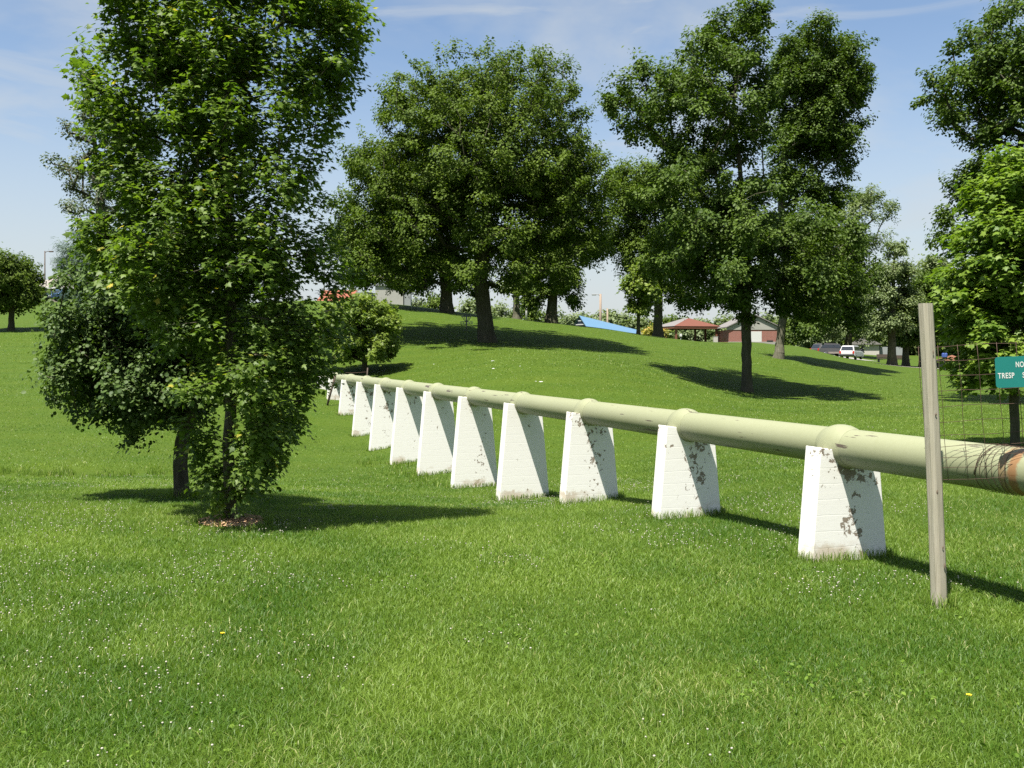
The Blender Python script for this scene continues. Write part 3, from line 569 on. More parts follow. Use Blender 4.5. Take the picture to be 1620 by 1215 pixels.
make_tree('hickory_tree', (1231, 567, 58), [(1236, 520), (1248, 460), (1236, 330), (1240, 240), (1262, 180), (1285, 100)], .24,
    [(1285, 55, 34, 28), (1330, 85, 40, 34), (1365, 118, 22, 24), (1300, 160, 84, 130), (1246, 95, 28, 40), (1236, 130, 16, 50), (1290, 185, 50, 36), (1330, 130, 44, 36), (1245, 230, 36, 36), (1285, 120, 50, 36), (1246, 140, 26, 30), (1345, 150, 26, 20), (1300, 175, 36, 24), (1246, 200, 28, 38), (1280, 225, 36, 32), (1325, 225, 16, 36), (1335, 265, 14, 22), (1255, 290, 55, 40), (1310, 310, 40, 34), (1240, 360, 55, 46), (1300, 380, 55, 46), (1350, 390, 26, 40),
     (1270, 440, 50, 42), (1335, 450, 38, 46), (1300, 490, 50, 34), (1350, 500, 26, 30), (1215, 420, 24, 26), (1280, 520, 30, 18), (1370, 430, 20, 36)],
    1150, 150000, .138, .46, M['hickory'], M['bark_pale'], 'oak', 'leaning pale trunked tree beside the brick building, tallest on the right slope', seed=13, depth=.7, tips=0, flare=1.7)
make_tree('shade_tree', (1041, 526, 82), [(1042, 480), (1040, 400), (1035, 320)], .34,
    [(1030, 290, 45, 50), (985, 300, 34, 50), (1060, 360, 50, 60), (1000, 380, 40, 50), (1060, 430, 46, 46), (1020, 440, 34, 34), (965, 370, 24, 40), (1080, 470, 34, 20), (1090, 400, 40, 60), (1000, 330, 40, 60), (1050, 300, 50, 50), (975, 280, 26, 36), (1010, 400, 44, 50), (1100, 300, 30, 50)], 560, 80000, .165, .60, M['oak'], M['bark'], 'oak', 'dark tree behind the small bright green tree, left of the red roofed pavilion', seed=14, tips=0)
make_tree('small_tree', (1010, 530, 70), [(1010, 500), (1012, 450)], .12,
    [(1015, 425, 22, 22), (1000, 455, 22, 22), (1028, 460, 22, 26), (1012, 485, 26, 16)], 60, 5500, .20, .5, M['shrub'], M['bark'], 'maple', 'small bright green tree with a thin dark trunk right of the blue roof', seed=15, depth=1, tips=0)
make_tree('shade_tree', (1341, 556, 128), [(1345, 500), (1350, 420), (1352, 340)], .4,
    [(1365, 315, 34, 26), (1392, 335, 16, 18), (1345, 345, 40, 30), (1330, 400, 45, 46), (1380, 385, 18, 20), (1290, 460, 40, 50), (1350, 470, 34, 46), (1300, 520, 40, 24), (1360, 520, 26, 24)], 300, 40000, .22, .85, M['pale'], M['bark'], 'oak', 'tree with pale leaves rising behind the parked vehicles', seed=16, tips=0, bare=.06)
make_tree('grey_tree', (1411, 578, 86), [(1411, 520), (1413, 460), (1415, 390)], .33,
    [(1415, 398, 14, 18), (1400, 430, 22, 24), (1435, 430, 20, 24), (1395, 470, 26, 26), (1435, 475, 28, 28), (1410, 510, 36, 24), (1385, 520, 16, 18)], 260, 26000, .17, .55, M['pale'], M['bark'], 'oak', 'grey green tree with a thick trunk standing by the pale path', seed=17, tips=0, bare=.2)
make_tree('shade_tree', (1433, 577, 90), [(1433, 540), (1436, 490)], .27,
    [(1440, 480, 30, 26), (1450, 520, 30, 26), (1425, 530, 20, 18), (1465, 500, 24, 30), (1470, 450, 24, 26)], 180, 20000, .2, .6, M['hickory'], M['bark'], 'oak', 'darker tree just left of the wooden post, second trunk by the pale path', seed=18, tips=0)
make_tree('shade_tree', (1459, 577, 92), [(1459, 540), (1462, 480)], .25,
    [(1480, 430, 30, 30), (1500, 470, 34, 40), (1480, 510, 34, 30), (1520, 520, 30, 34)], 200, 24000, .2, .6, M['pale'], M['bark'], 'oak', 'pale tree mostly hidden behind the wooden post', seed=19, tips=0)
make_tree('hickory_tree', (1720, 640, 33), [(1716, 500), (1700, 350), (1680, 200), (1660, 80)], .34,
    [(1550, 50, 34, 32), (1590, 90, 50, 40), (1535, 105, 30, 30), (1500, 135, 30, 20), (1482, 118, 14, 14), (1560, 150, 45, 36), (1610, 190, 50, 50), (1515, 182, 20, 18), (1570, 215, 36, 24), (1640, 60, 40, 50), (1600, 270, 45, 40), (1540, 270, 32, 26), (1515, 300, 16, 22), (1560, 320, 34, 30), (1495, 342, 18, 12), (1500, 372, 18, 14), (1540, 370, 30, 24), (1610, 350, 50, 50), (1700, 120, 70, 100), (1710, 280, 80, 90), (1790, 200, 70, 110), (1790, 380, 80, 80), (1660, 400, 60, 50), (1590, 20, 30, 26), (1575, 120, 55, 40), (1630, 130, 50, 60), (1620, 300, 50, 50)],
    760, 100000, .108, .38, M['hickory'], M['bark'], 'oak', 'big dark tree filling the upper right corner', seed=20, depth=.7, tips=0)
make_tree('maple_tree', (1607, 712, 17), [(1604, 640), (1605, 540), (1610, 400), (1612, 260)], .075,
    [(1610, 255, 30, 28), (1575, 300, 34, 34), (1640, 310, 50, 40), (1605, 350, 50, 40), (1555, 375, 34, 34), (1620, 410, 60, 45), (1530, 430, 34, 34), (1570, 460, 50, 36), (1505, 480, 24, 28), (1545, 520, 44, 34), (1620, 490, 60, 45), (1690, 380, 60, 70), (1690, 500, 60, 60), (1540, 575, 26, 26), (1527, 605, 10, 18), (1600, 560, 55, 34), (1670, 570, 50, 30), (1575, 600, 14, 16)],
    520, 44000, .088, .22, M['maple2'], M['bark'], 'maple', 'bright yellow green maple behind the wire panel and green sign', seed=21, depth=.85, tips=0, up=1.0, twig=.006, flare=1.2)
make_tree('shrub', (577, 588, 40), [(577, 560), (580, 520)], .10,
    [(590, 495, 34, 26), (555, 500, 34, 30), (615, 512, 24, 28), (575, 540, 48, 26), (525, 530, 24, 30), (612, 545, 24, 18), (535, 490, 26, 18), (575, 475, 20, 12), (600, 560, 26, 14), (545, 562, 26, 14)], 300, 24000, .10, .24, M['shrub'], M['bark'], 'maple', 'yellow green bushy tree behind the far end of the pipe', 'shrub', seed=22, depth=1, tips=0, stem_from=.1)
# far trees: a few kinds, copied
far = [(905, 520, 190, 40, 36, 0), (935, 520, 230, 44, 46, 0), (975, 522, 225, 46, 48, 0), (1005, 524, 215, 40, 38, 1), (1060, 530, 200, 40, 44, 2), (880, 518, 200, 36, 40, 1), (1100, 535, 190, 44, 46, 0), (1150, 538, 185, 44, 52, 1), (1190, 540, 210, 44, 60, 0), (1230, 540, 220, 50, 58, 0), (1262, 546, 170, 40, 60, 2), (1295, 550, 150, 46, 70, 0), (1325, 552, 160, 44, 78, 2),
       (1360, 556, 175, 44, 84, 0), (1395, 560, 180, 46, 96, 0), (1425, 562, 170, 48, 118, 1), (1465, 562, 165, 52, 160, 1), (1495, 562, 175, 52, 172, 0), (1535, 562, 150, 56, 120, 2), (1580, 562, 150, 60, 130, 0), (1640, 562, 150, 60, 130, 1), (830, 512, 170, 40, 46, 2), (690, 488, 130, 30, 40, 2), (665, 486, 135, 24, 30, 1), (750, 497, 140, 40, 44, 1), (780, 500, 150, 40, 40, 0), (1700, 562, 150, 70, 140, 2), (-60, 478, 190, 60, 40, 0)]
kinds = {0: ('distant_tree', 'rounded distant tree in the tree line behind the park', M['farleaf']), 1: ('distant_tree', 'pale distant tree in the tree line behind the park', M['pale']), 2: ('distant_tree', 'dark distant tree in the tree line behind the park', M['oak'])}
first = {}
for i, (u, v, Y, wpx, hpx, kd) in enumerate(far):
    if kd not in first:
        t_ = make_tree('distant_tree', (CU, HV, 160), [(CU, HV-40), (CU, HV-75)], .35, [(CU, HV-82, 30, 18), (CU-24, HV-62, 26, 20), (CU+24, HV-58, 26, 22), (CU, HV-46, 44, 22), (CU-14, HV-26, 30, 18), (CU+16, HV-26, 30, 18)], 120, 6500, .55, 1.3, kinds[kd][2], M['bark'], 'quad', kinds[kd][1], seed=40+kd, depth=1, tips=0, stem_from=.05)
        t_['group'] = 'distant trees behind the park'
        first[kd] = t_; o = t_
    else:
        s_ = first[kd]; o = s_.copy(); COL.objects.link(o)
        for ch in s_.children:
            c = ch.copy(); COL.objects.link(c); c.parent = o
    p = P(u, v, Y); o.location = (p[0], p[1], h1(p[0], p[1]) - .2); o.rotation_euler = (0, 0, i*1.7)
    o.scale = (1.7*wpx/F*Y/9.6, 1.7*wpx/F*Y/9.6, (hpx*1.12/F*Y + max(0, p[2] - o.location[2]))/10.0)
# ------------------------------------------------------------------ mulch ring
mb = MB(); rg = random.Random(5)
seg = 40; z0 = 0
vs = [(0, 0, .045)]
for r_, z_ in ((.12, .045), (.20, .03), (.28, -.01)):
    for k in range(seg):
        a = 2*math.pi*k/seg; q = r_*(1 + .10*math.sin(3*a+1) + rg.uniform(-.05, .05)); vs.append((q*math.cos(a), q*math.sin(a)*.95, z_ + rg.uniform(-.006, .006)))
fs = [(0, 1+k, 1+(k+1) % seg) for k in range(seg)] + [(1+r_*seg+k, 1+(r_+1)*seg+k, 1+(r_+1)*seg+(k+1) % seg, 1+r_*seg+(k+1) % seg) for r_ in range(2) for k in range(seg)]
mb.add(vs, fs)
for k in range(700):
    r_ = .31*math.sqrt(rg.random()); a = rg.random()*6.283; x, y = r_*math.cos(a), r_*math.sin(a); z = .05 - .12*max(0, r_ - .2)*2 + rg.uniform(0, .012)
    t_ = rg.random()*6.283; l, w_ = rg.uniform(.008, .028), rg.uniform(.003, .007); c, s = math.cos(t_), math.sin(t_); e = rg.uniform(-.008, .008)
    mb.add([(x-c*l-s*w_, y-s*l+c*w_, z-e), (x-c*l+s*w_, y-s*l-c*w_, z-e), (x+c*l+s*w_, y+s*l-c*w_, z+e), (x+c*l-s*w_, y+s*l+c*w_, z+e+.002)], [(0, 1, 2, 3)])
o = mb.build('mulch_ring', M['mulch'], None, (MAPLE[0], MAPLE[1], h1(*MAPLE)), fix=False); tag(o, kind='stuff')
# ------------------------------------------------------------------ pipeline
PR = .148; PZ = .875
yaw = math.atan2(AX[1], AX[0]) - math.pi/2
pipe = empty('pipeline', (P0[0], P0[1], PZ), yaw, 'long pale green steel pipe carried above the lawn on white piers', 'pipeline')
L0, L1 = -2.35*SPACING, 12.3*SPACING
nseg = 90; ys = np.linspace(L0, L1, nseg)
MB().tube([(0, y, 0) for y in ys], PR, 40).build('pipe', M['pipe'], pipe)
for n in range(-2, 13):
    prof = [(-.15, PR+.001), (-.125, PR+.008), (-.09, PR+.019), (-.05, PR+.028), (0, PR+.031), (.05, PR+.028), (.09, PR+.019), (.125, PR+.008), (.15, PR+.001)]
    mb = MB(); mb.tube([(0, n*SPACING + a, 0) for a, _ in prof], [b for _, b in prof], 40, cap=False); mb.build('collar', M['pipe'], pipe)
pier_lab = {-2: 'white concrete pier outside the picture behind the wooden post', -1: 'white concrete pier nearest the camera, right of the wooden post',
    0: 'white concrete pier left of the wooden post, peeling paint, largest in view', 1: 'white pier with a brown stain at its foot, second from the wooden post', 2: 'white pier with peeling paint under the pipe collar, third from the wooden post',
    3: 'clean white pier at the lowest dip of the pipe line, fourth from the wooden post', 4: 'white pier speckled with chipped paint, fifth from the wooden post', 5: 'white pier with a dark streak under the pipe, sixth from the wooden post',
    6: 'white pier in mid row, seventh from the wooden post', 7: 'white pier in the far half of the row, eighth from the wooden post', 8: 'white pier with dark cracks near its foot, ninth from the wooden post',
    9: 'short white pier near the far end of the pipe, tenth from the wooden post', 10: 'small white pier behind the leaning dark stake', 11: 'white pier half hidden by leaves beyond the leaning stake', 12: 'white pier at the far end of the pipe behind leaves'}
for n in range(-2, 13):
    x, y = pier_xy(n); g = h1(x, y); top = PZ + .01 - g; bot = -.25; T2 = .1
    half = lambda z: .267 + (top - z)*.09
    arc = [(-(PR+.004)*math.cos(a), top - .01 - (PR+.004)*math.sin(a)) for a in np.linspace(0.05, math.pi-.05, 17)]
    poly = [(-half(bot), bot), (-half(top), top)] + arc + [(half(top), top), (half(bot), bot)]
    # near and far faces carry rows so that the form boards can wander a little
    m = MB(); m.prism(poly, 1, -T2, T2)
    e = m.build('pier', M['pier'], None, (x, y, g), bevel=.006); e.rotation_euler = (0, 0, yaw); e['wear'] = {0: .03, 1: .03, 2: .035, 3: -.03, 4: .02, 5: -.02, 8: .035}.get(n, 0.0) + .012; e['saddle_height'] = float(top); tag(e, pier_lab[n], 'pier', 'white piers under the pipe')
# wire wound round the pipe and the rusty panel guard
mb = MB(); y0 = -1.60
for k in range(6):
    yy = -1.56 - k*.045; mb.tube([((PR+.006)*math.cos(a), yy + .012*math.sin(a*2+k), (PR+.006)*math.sin(a)) for a in np.linspace(0, 2*math.pi, 33)], .0016, 5)
mb.tube([((PR+.009)*math.cos(a), -1.62 + .05*(a-2), (PR+.009)*math.sin(a)) for a in np.linspace(1.4, 3.4, 12)], .003, 5)
o = mb.build('wire_coil', M['wire']); o.location = (P0[0], P0[1], PZ); o.rotation_euler = (0, 0, yaw); tag(o, 'rusty wire wound in rings round the pale pipe', 'wire')
# panel: a corner at the post, running right and towards the camera
def pan(s, v_):      # s 0..1 along the panel, v_ picture height at its left end
    u = 1452 + s*190 + (v_ - 550)*.075; Y = 6.56 - s*.50; vv = v_ - 10*s*(1 if v_ > 600 else 1.0); return P(u, vv, Y)
rows = [550, 573, 597, 621, 645, 669, 691, 708, 725, 742, 761]; cols = [0, .165, .33, .49, .65, .81, .97]
mb = MB()
for v_ in rows: mb.tube([pan(s, v_) + np.array([0, 0, .004*math.sin(s*9+v_)]) for s in np.linspace(-.01, 1.0, 9)], .0017, 5)
for s in cols: mb.tube([pan(s, v_) + np.array([.003*math.sin(v_*.05+s*7), -.005, 0]) for v_ in np.linspace(548, 761 if s < .7 else 716, 8)], .0017, 5)
o = mb.build('wire_mesh_fence', M['wire']); tag(o, 'rusty welded wire mesh panel fixed behind the wooden post', 'wire fence')
# wooden post, slightly leaning
pb = P(1486, 960, 6.43); pb[2] = h1(pb[0], pb[1]); ptop = P(1464, 480, 6.43)
post = empty('wooden_post', tuple(pb), 0, 'weathered grey wooden post leaning slightly left in front of the pipe', 'post')
mb = MB(); hw_ = .042; d = ptop - pb; nn = 22; ring = [(-1, -.55), (-.8, -.85), (-.5, -1), (.5, -1), (.85, -.8), (1, -.5), (1, .5), (.8, .85), (.5, 1), (-.5, 1), (-.85, .8), (-1, .5)]
vs = []; rg = random.Random(3)
for i in range(nn + 1):
    f = i/nn; c = d*f - np.array([0, 0, .3 if i == 0 else 0]); bow = .006*math.sin(f*3.1); k = 1.0 - .10*f
    for a, b in ring:
        ca, sa = math.cos(.35), math.sin(.35); a2, b2 = a*ca - b*sa, a*sa + b*ca; j = 1 + rg.uniform(-.012, .012); vs.append((c[0] + a2*hw_*k*j + bow, c[1] + b2*hw_*k*j, c[2]))
m_ = len(ring); fs = [(i*m_+k, i*m_+(k+1) % m_, (i+1)*m_+(k+1) % m_, (i+1)*m_+k) for i in range(nn) for k in range(m_)] + [tuple(nn*m_+k for k in range(m_))]
mb.add(vs, fs); mb.build('timber', M['wood'], post)
for (u, v, rx, rz) in ((1478, 777, .006, .016), (1487, 864, .005, .010), (1490, 893, .007, .017), (1476, 655, .007, .009), (1485, 957, .006, .012), (1472, 557, .004, .014)):
    q = P(u, v, 6.43) - pb; mb = MB(); vs = [(q[0], -.0475, q[2])] + [(q[0] + rx*math.cos(a), -.0445, q[2] + rz*math.sin(a)) for a in np.linspace(0, 6.283, 13)[:-1]]
    mb.add(vs, [(0, 1+k, 1+(k+1) % 12) for k in range(12)]); mb.build('knot', M['knot'], post)
# sign
sc_ = P(1613, 588, 6.06); sy = 6.06; sg = empty('sign', tuple(sc_ + np.array([0, -.0, 0])), math.radians(-6), 'green no trespassing sign with worn white letters on the wire panel', 'sign')
sg.rotation_euler = (0, math.radians(-2.5), math.radians(-12))
wS, hS, cR = .135, .093, .018; poly = []
for cx, cz, a0 in ((wS-cR, hS-cR, 0), (-wS+cR, hS-cR, 90), (-wS+cR, -hS+cR, 180), (wS-cR, -hS+cR, 270)):
    poly += [(cx + cR*math.cos(math.radians(a0+t)), cz + cR*math.sin(math.radians(a0+t))) for t in (0, 22, 45, 67, 90)]
MB().prism(poly, 1, -.0025, .0).build('board', M['sign'], sg)
def text(s, x, z, size, sx=1.0):
    cu = bpy.data.curves.new('lettering', 'FONT'); cu.body = s; cu.size = size; cu.extrude = .0006; cu.offset = .0008; cu.align_x = 'LEFT'; cu.space_character = 1.12
    t_ = bpy.data.objects.new('tmp', cu); COL.objects.link(t_); bpy.context.view_layer.update(); me = bpy.data.meshes.new_from_object(t_.evaluated_get(bpy.context.evaluated_depsgraph_get())); bpy.data.objects.remove(t_)
    me.materials.clear(); o = link('lettering', me, M['letter'], sg); o.location = (x, -.0036, z); o.rotation_euler = (math.pi/2, 0, 0); o.scale = (sx, 1, 1)
text('NO', -.022, .028, .046, .62); text('TRESP', -.122, -.036, .046, .68); text('SSING', .014, -.036, .046, .68)
# leaning dark stake and little wire fence at the far end
sx_, sy_, sz_ = ground_pt(515, 641); q = P(531, 592, sy_)
o = MB().tube([(0, 0, -.2), tuple(q - np.array([sx_, sy_, sz_]))], .032, 6).build('stake', M['darkwood'], None, (sx_, sy_, sz_)); tag(o, 'dark wooden stake leaning against the far end of the pipe', 'stake')
fb = P(579, 593, 36); fb[2] = h1(fb[0], fb[1]); fe = empty('wire_fence', tuple(fb), 0, 'short rusty wire fence with one dark post beside the bushy tree', 'fence')
MB().tube([(0, 0, -.1), (.06, 0, .72)], .024, 6).build('fence_post', M['darkwood'], fe)
mb = MB()
for k in range(4): mb.tube([(.02, 0, .12+k*.15), (-.35, .05, .09+k*.15), (-.75, .15, .12+k*.14)], .008, 5)
mb.build('wire_strand', M['wire'], fe)
# white limestone bits on the slope
for k, (u, v, s) in enumerate(((856, 604, .08), (848, 603, .05), (780, 571, .09), (770, 577, .04), (781, 583, .07), (687, 576, .05), (823, 579, .04))):
    x, y, z = ground_pt(u, v); mb = MB(); rg = random.Random(k); vs = []
    for (r_, zz) in ((1, 0), (.8, .25), (.35, .38)):
        vs += [(s*r_*math.cos(a)*rg.uniform(.75, 1.2), s*.6*r_*math.sin(a)*rg.uniform(.75, 1.2), s*zz*.7) for a in np.linspace(0, 6.283, 8)[:-1]]
    fs = [(a*7+i, a*7+(i+1) % 7, (a+1)*7+(i+1) % 7, (a+1)*7+i) for a in range(2) for i in range(7)] + [tuple(range(14, 21))]
    mb.add(vs, fs); o = mb.build('stone', M['white'], None, (x, y, z - .01)); tag(o, 'small white scrap lying on the grass slope below the central oak', 'stone', 'white scraps on the slope')
# disc golf basket left of the oak trunk
x, y, z = ground_pt(738, 527); y = max(y, 55); p = P(738, 527, y); g = h1(p[0], p[1]); hh = 25/F*y
bk = empty('disc_basket', (p[0], p[1], g), 0, 'grey metal disc golf basket just left of the central oak trunk', 'disc golf basket')
MB().tube([(0, 0, -.1), (0, 0, hh)], .035, 8).build('pole', M['galv'], bk)
mb = MB()
for zz, rr in ((hh*.45, .33), (hh*.58, .34)): mb.tube([(rr*math.cos(a), rr*math.sin(a), zz) for a in np.linspace(0, 6.283, 17)], .014, 5)
for k in range(12):
    a = k*.5236; mb.tube([(.03*math.cos(a), .03*math.sin(a), hh*.43), (.33*math.cos(a), .33*math.sin(a), hh*.45), (.34*math.cos(a), .34*math.sin(a), hh*.58)], .01, 4)
mb.build('basket', M['galv'], bk); mb = MB(); mb.tube([(.28*math.cos(a), .28*math.sin(a), hh*.93) for a in np.linspace(0, 6.283, 17)], .02, 5)
for k in range(12):
    a = k*.5236; mb.tube([(.27*math.cos(a), .27*math.sin(a), hh*.93), (.15*math.cos(a), .15*math.sin(a), hh*.72), (.05*math.cos(a), .05*math.sin(a), hh*.60)], .008, 4)
mb.build('chains', M['galv'], bk)
# ------------------------------------------------------------------ poles
def pole(name, u, vb, vt, Y, r_, mat, label, arm=None, armmat=None):
    p = P(u, vb, Y); g = h1(p[0], p[1]); top = P(u, vt, Y)[2] - g
    e = empty(name, (p[0], p[1], g), 0, label, 'pole'); MB().tube([(0, 0, -.3), (0, 0, top)], [r_, r_*.75], 8).build('shaft', mat, e)
    if arm:
        MB().tube([(0, 0, top-.25), (arm*.5, 0, top-.05), (arm, 0, top-.06)], .04, 6).build('arm', armmat or M['galv'], e)
        MB().cbox((arm*1.25, 0, top-.09), (abs(arm)*.7+.1, .3, .16)).build('lamp_head', armmat or M['galv'], e, bevel=.04)
    return e
pole('utility_pole', 950, 521, 465, 118, .17, M['polewood'], 'tall tan wooden pole with a small lamp arm by the blue roof', -.6)
pole('utility_pole', 961, 522, 488, 122, .13, M['polewood'], 'shorter tan wooden pole just right of the lamp pole by the blue roof')
pole('white_pole', 833, 504, 470, 84, .10, M['white'], 'thin white pole between two trunks on the hilltop')
pole('street_lamp', 71, 455, 397, 140, .10, M['darkwood'], 'dark parking lot lamp on a pole behind the left house roof', .7, M['darkwood'])
pole('white_pole', 513, 480, 378, 150, .10, M['galv'], 'thin grey pole seen through the right edge of the maple')
# ------------------------------------------------------------------ buildings
def at(u, v, Y):
    p = P(u, v, Y); return (p[0], p[1], h1(p[0], p[1]))
# brick building, gable end towards us
b = at(1192, 542, 130); k = 130/F; br = empty('brick_building', b, 0, 'red brick park building with grey gable and white door', 'building')
W = 78*k; zE = 23*k; zA = 43*k; Lg = 8.0
m = MB(); m.box(-W/2, -2.2, 0, .25, -.6, zE-.25); m.box(1.05, W/2, 0, .25, -.6, zE-.25); m.box(-2.2, -1.35, 0, .25, -.6, zE-.25); m.box(-1.35, 1.05, .0, .25, zE-.45, zE-.25)
m.box(-W/2, -W/2+.25, .25, Lg, -.6, zE-.25); m.box(W/2-.25, W/2, .25, Lg, -.6, zE-.25); m.box(-W/2+.25, W/2-.25, Lg-.25, Lg, -.6, zE-.25); m.build('wall', M['brick_red'], br)
MB().box(.06, 1.05, -.03, .12, .05, zE-.45).build('door', M['white'], br); MB().box(-1.35, -.55, .02, .14, .05, zE-.45).build('door', M['slate'], br); MB().box(-.55, .06, .0, .2, -.6, zE-.45).build('pilaster', M['white'], br)
MB().prism([(-W/2-.25, zE-.25), (W/2+.25, zE-.25), (W/2+.25, zE), (0, zA), (-W/2-.25, zE)], 1, -.06, .2).build('gable', M['siding'], br)
m = MB()
for s in (-1, 1): m.add([(s*(W/2+.4), -.3, zE), (0, -.3, zA+.06), (0, Lg+.3, zA+.06), (s*(W/2+.4), Lg+.3, zE), (s*(W/2+.4), -.3, zE+.12), (0, -.3, zA+.18), (0, Lg+.3, zA+.18), (s*(W/2+.4), Lg+.3, zE+.12)], [(0, 1, 2, 3), (4, 7, 6, 5), (0, 4, 5, 1), (3, 2, 6, 7), (0, 3, 7, 4)])
m.build('roof', M['grey_roof'], br); MB().box(-W/2-.1, W/2+.1, -.12, -.005, -.6, .09).build('footing', M['concrete'], br); MB().box(1.7, 2.5, -.15, -.02, .12, .26).build('vent', M['black'], br)
# pavilion
b = at(1102, 543, 135); k = 135/F; pv = empty('pavilion', b, math.radians(14), 'open picnic pavilion with a red brown hipped roof and timber posts', 'pavilion')
hw_, zE, zA, D = 3.05, 27*k, 41*k, 7.0
m = MB(); top = [(0, 2.6, zA), (0, D-2.6, zA)]; e0 = [(-hw_-.3, -.3, zE), (hw_+.3, -.3, zE), (hw_+.3, D+.3, zE), (-hw_-.3, D+.3, zE)]
MB().add([e0[0], e0[1], top[0], (e0[0][0], e0[0][1], zE-.05), (e0[1][0], e0[1][1], zE-.05)], [(0, 1, 2), (3, 4, 1, 0)]).build('front_roof', M['red_roof'], pv, fix=False)
m.add([e0[0], top[0], top[1], e0[3]], [(0, 1, 2, 3)]); m.add([e0[1], e0[2], top[1], top[0]], [(0, 1, 2, 3)]); m.add([e0[2], e0[3], top[1]], [(0, 1, 2)]); m.build('roof', M['grey_roof'], pv, fix=False)
m = MB(); m.box(-hw_-.25, hw_+.25, -.25, -.1, zE-.32, zE-.055); m.box(-hw_-.25, -hw_-.1, -.1, D+.25, zE-.32, zE-.055); m.box(hw_+.1, hw_+.25, -.1, D+.25, zE-.32, zE-.055); m.box(-hw_-.1, hw_+.1, D+.1, D+.25, zE-.32, zE-.055); m.build('fascia', M['brown'], pv)
for x in (-hw_+.15, hw_-.15):
    for y in (.1, D/2, D-.1): MB().box(x-.12, x+.12, y-.12, y+.12, -.6, zE-.33).build('post', M['brown'], pv)
MB().box(-hw_-.2, hw_+.2, -.4, D+.2, -.6, .06).build('slab', M['concrete'], pv)
# a picnic table under it and the white bin and grill beside it
tb = empty('picnic_table', (b[0]+.2, b[1]+3.2, b[2]+.06), .3, 'dark picnic table in the shade under the red roofed pavilion', 'table')
MB().box(-.9, .9, -.38, .38, .70, .76).build('tabletop', M['darkwood'], tb)
for s in (-1, 1):
    MB().box(-.9, .9, s*.72-.14, s*.72+.14, .42, .47).build('bench', M['darkwood'], tb); m = MB(); m.tube([(s*.65, -.75, 0), (s*.65, 0, .7)], .04, 6); m.tube([(s*.65, .75, 0), (s*.65, 0, .7)], .04, 6); m.build('leg', M['darkwood'], tb)
b2 = at(1132, 543, 132); e = empty('trash_bin', b2, 0, 'square pale bin at the right front post of the pavilion', 'bin'); MB().box(-.27, .27, -.27, .27, -.2, .80).build('body', M['cream'], e, bevel=.03); MB().box(-.29, .29, -.29, .29, .805, .86).build('rim', M['concrete'], e)
b2 = at(1077, 541, 131); e = empty('park_grill', b2, 0, 'small white box on a thin post in front of the pavilion', 'grill'); MB().tube([(0, 0, -.3), (0, 0, .8)], .04, 6).build('post', M['galv'], e); MB().box(-.15, .15, -.14, .14, .8, 1.15).build('box', M['white'], e, bevel=.03)
# blue roofed shelter behind the crest, its ridge falling to the right
p0 = P(918, 499, 105); an = math.radians(28); Lb = 7.24; z0 = h1(p0[0], p0[1]); p1 = p0 + Lb*np.array([math.cos(an), math.sin(an), 0]); p1[2] = EYE + (HV - 522)/F*p1[1]
bb = empty('blue_roof_building', (p0[0], p0[1], z0), an, 'low shelter with a bright blue roof sloping down to the right behind the hill crest', 'building'); hR = p0[2] - z0; hF = p1[2] - z0; wB = 3.0
m = MB(); m.add([(-.12, 0, hR), (Lb, 0, hF), (Lb, -wB, -.6), (-.12, -wB, -.6), (-.12, 0, hR-.1), (Lb, 0, hF-.1), (Lb, -wB+.1, -.6), (-.12, -wB+.1, -.6)], [(0, 1, 2, 3), (4, 7, 6, 5), (0, 3, 7, 4), (1, 5, 6, 2)])
m.add([(-.12, .003, hR), (-.12, wB, -.6), (Lb, wB, -.6), (Lb, .003, hF)], [(0, 1, 2, 3)]); m.build('roof', M['blue_roof'], bb, fix=False)
MB().prism([(-wB+.2, -.5), (wB-.2, -.5), (0, hR-.14)], 0, .04, .16).build('gable', M['navy'], bb)
for q in range(4):
    f0 = .10 + q*.2; hw2 = (wB-.2)*(1 - (f0*hR + .5)/(hR + .36)) - .12; MB().box(-.02, .035, -hw2, hw2, hR*f0, hR*f0+.09).build('louvre', M['white'], bb)
# orange roofed building and grey buildings on the hilltop left of the oak
b = at(536, 486, 128); k = 128/F; e = empty('orange_roof_building', b, math.radians(-12), 'building with a weathered orange red roof seen behind the bushy tree', 'building'); zt = P(0, 457, 128)[2] - b[2]
MB().box(-2.6, 2.0, 0, 5, -.5, zt-1.5).build('wall', M['cream'], e); MB().add([(-2.9, -.3, zt-1.5), (2.3, -.3, zt-1.5), (1.4, 2.5, zt), (-2.9, 2.5, zt), (2.3, 5.3, zt-1.5), (-2.9, 5.3, zt-1.5)], [(0, 1, 2, 3), (3, 2, 4, 5), (1, 4, 2)]).build('roof', M['orange_roof'], e, fix=False)
MB().box(2.02, 3.4, .6, 4.5, -.5, zt-.35).build('annex', M['slate'], e)
b = at(618, 484, 125); k = 125/F; e = empty('grey_building', b, 0, 'pale grey building half hidden by leaves on the hilltop', 'building'); zt = P(0, 452, 125)[2] - b[2]
MB().box(-1.9, 1.55, 0, 5, -.5, zt).build('wall', M['siding'], e); MB().box(-2.1, 1.75, -.2, 5.2, zt+.003, zt+.25).build('roof', M['slate'], e); MB().box(1.6, 2.45, .2, 1.4, -.5, P(0, 464, 125)[2] - b[2]).build('corner_pier', M['slate'], e)
for q in range(2): MB().box(-1.4+q*1.4, -.6+q*1.4, -.03, .02, 1.0, 2.0).build('window', M['glass'], e)
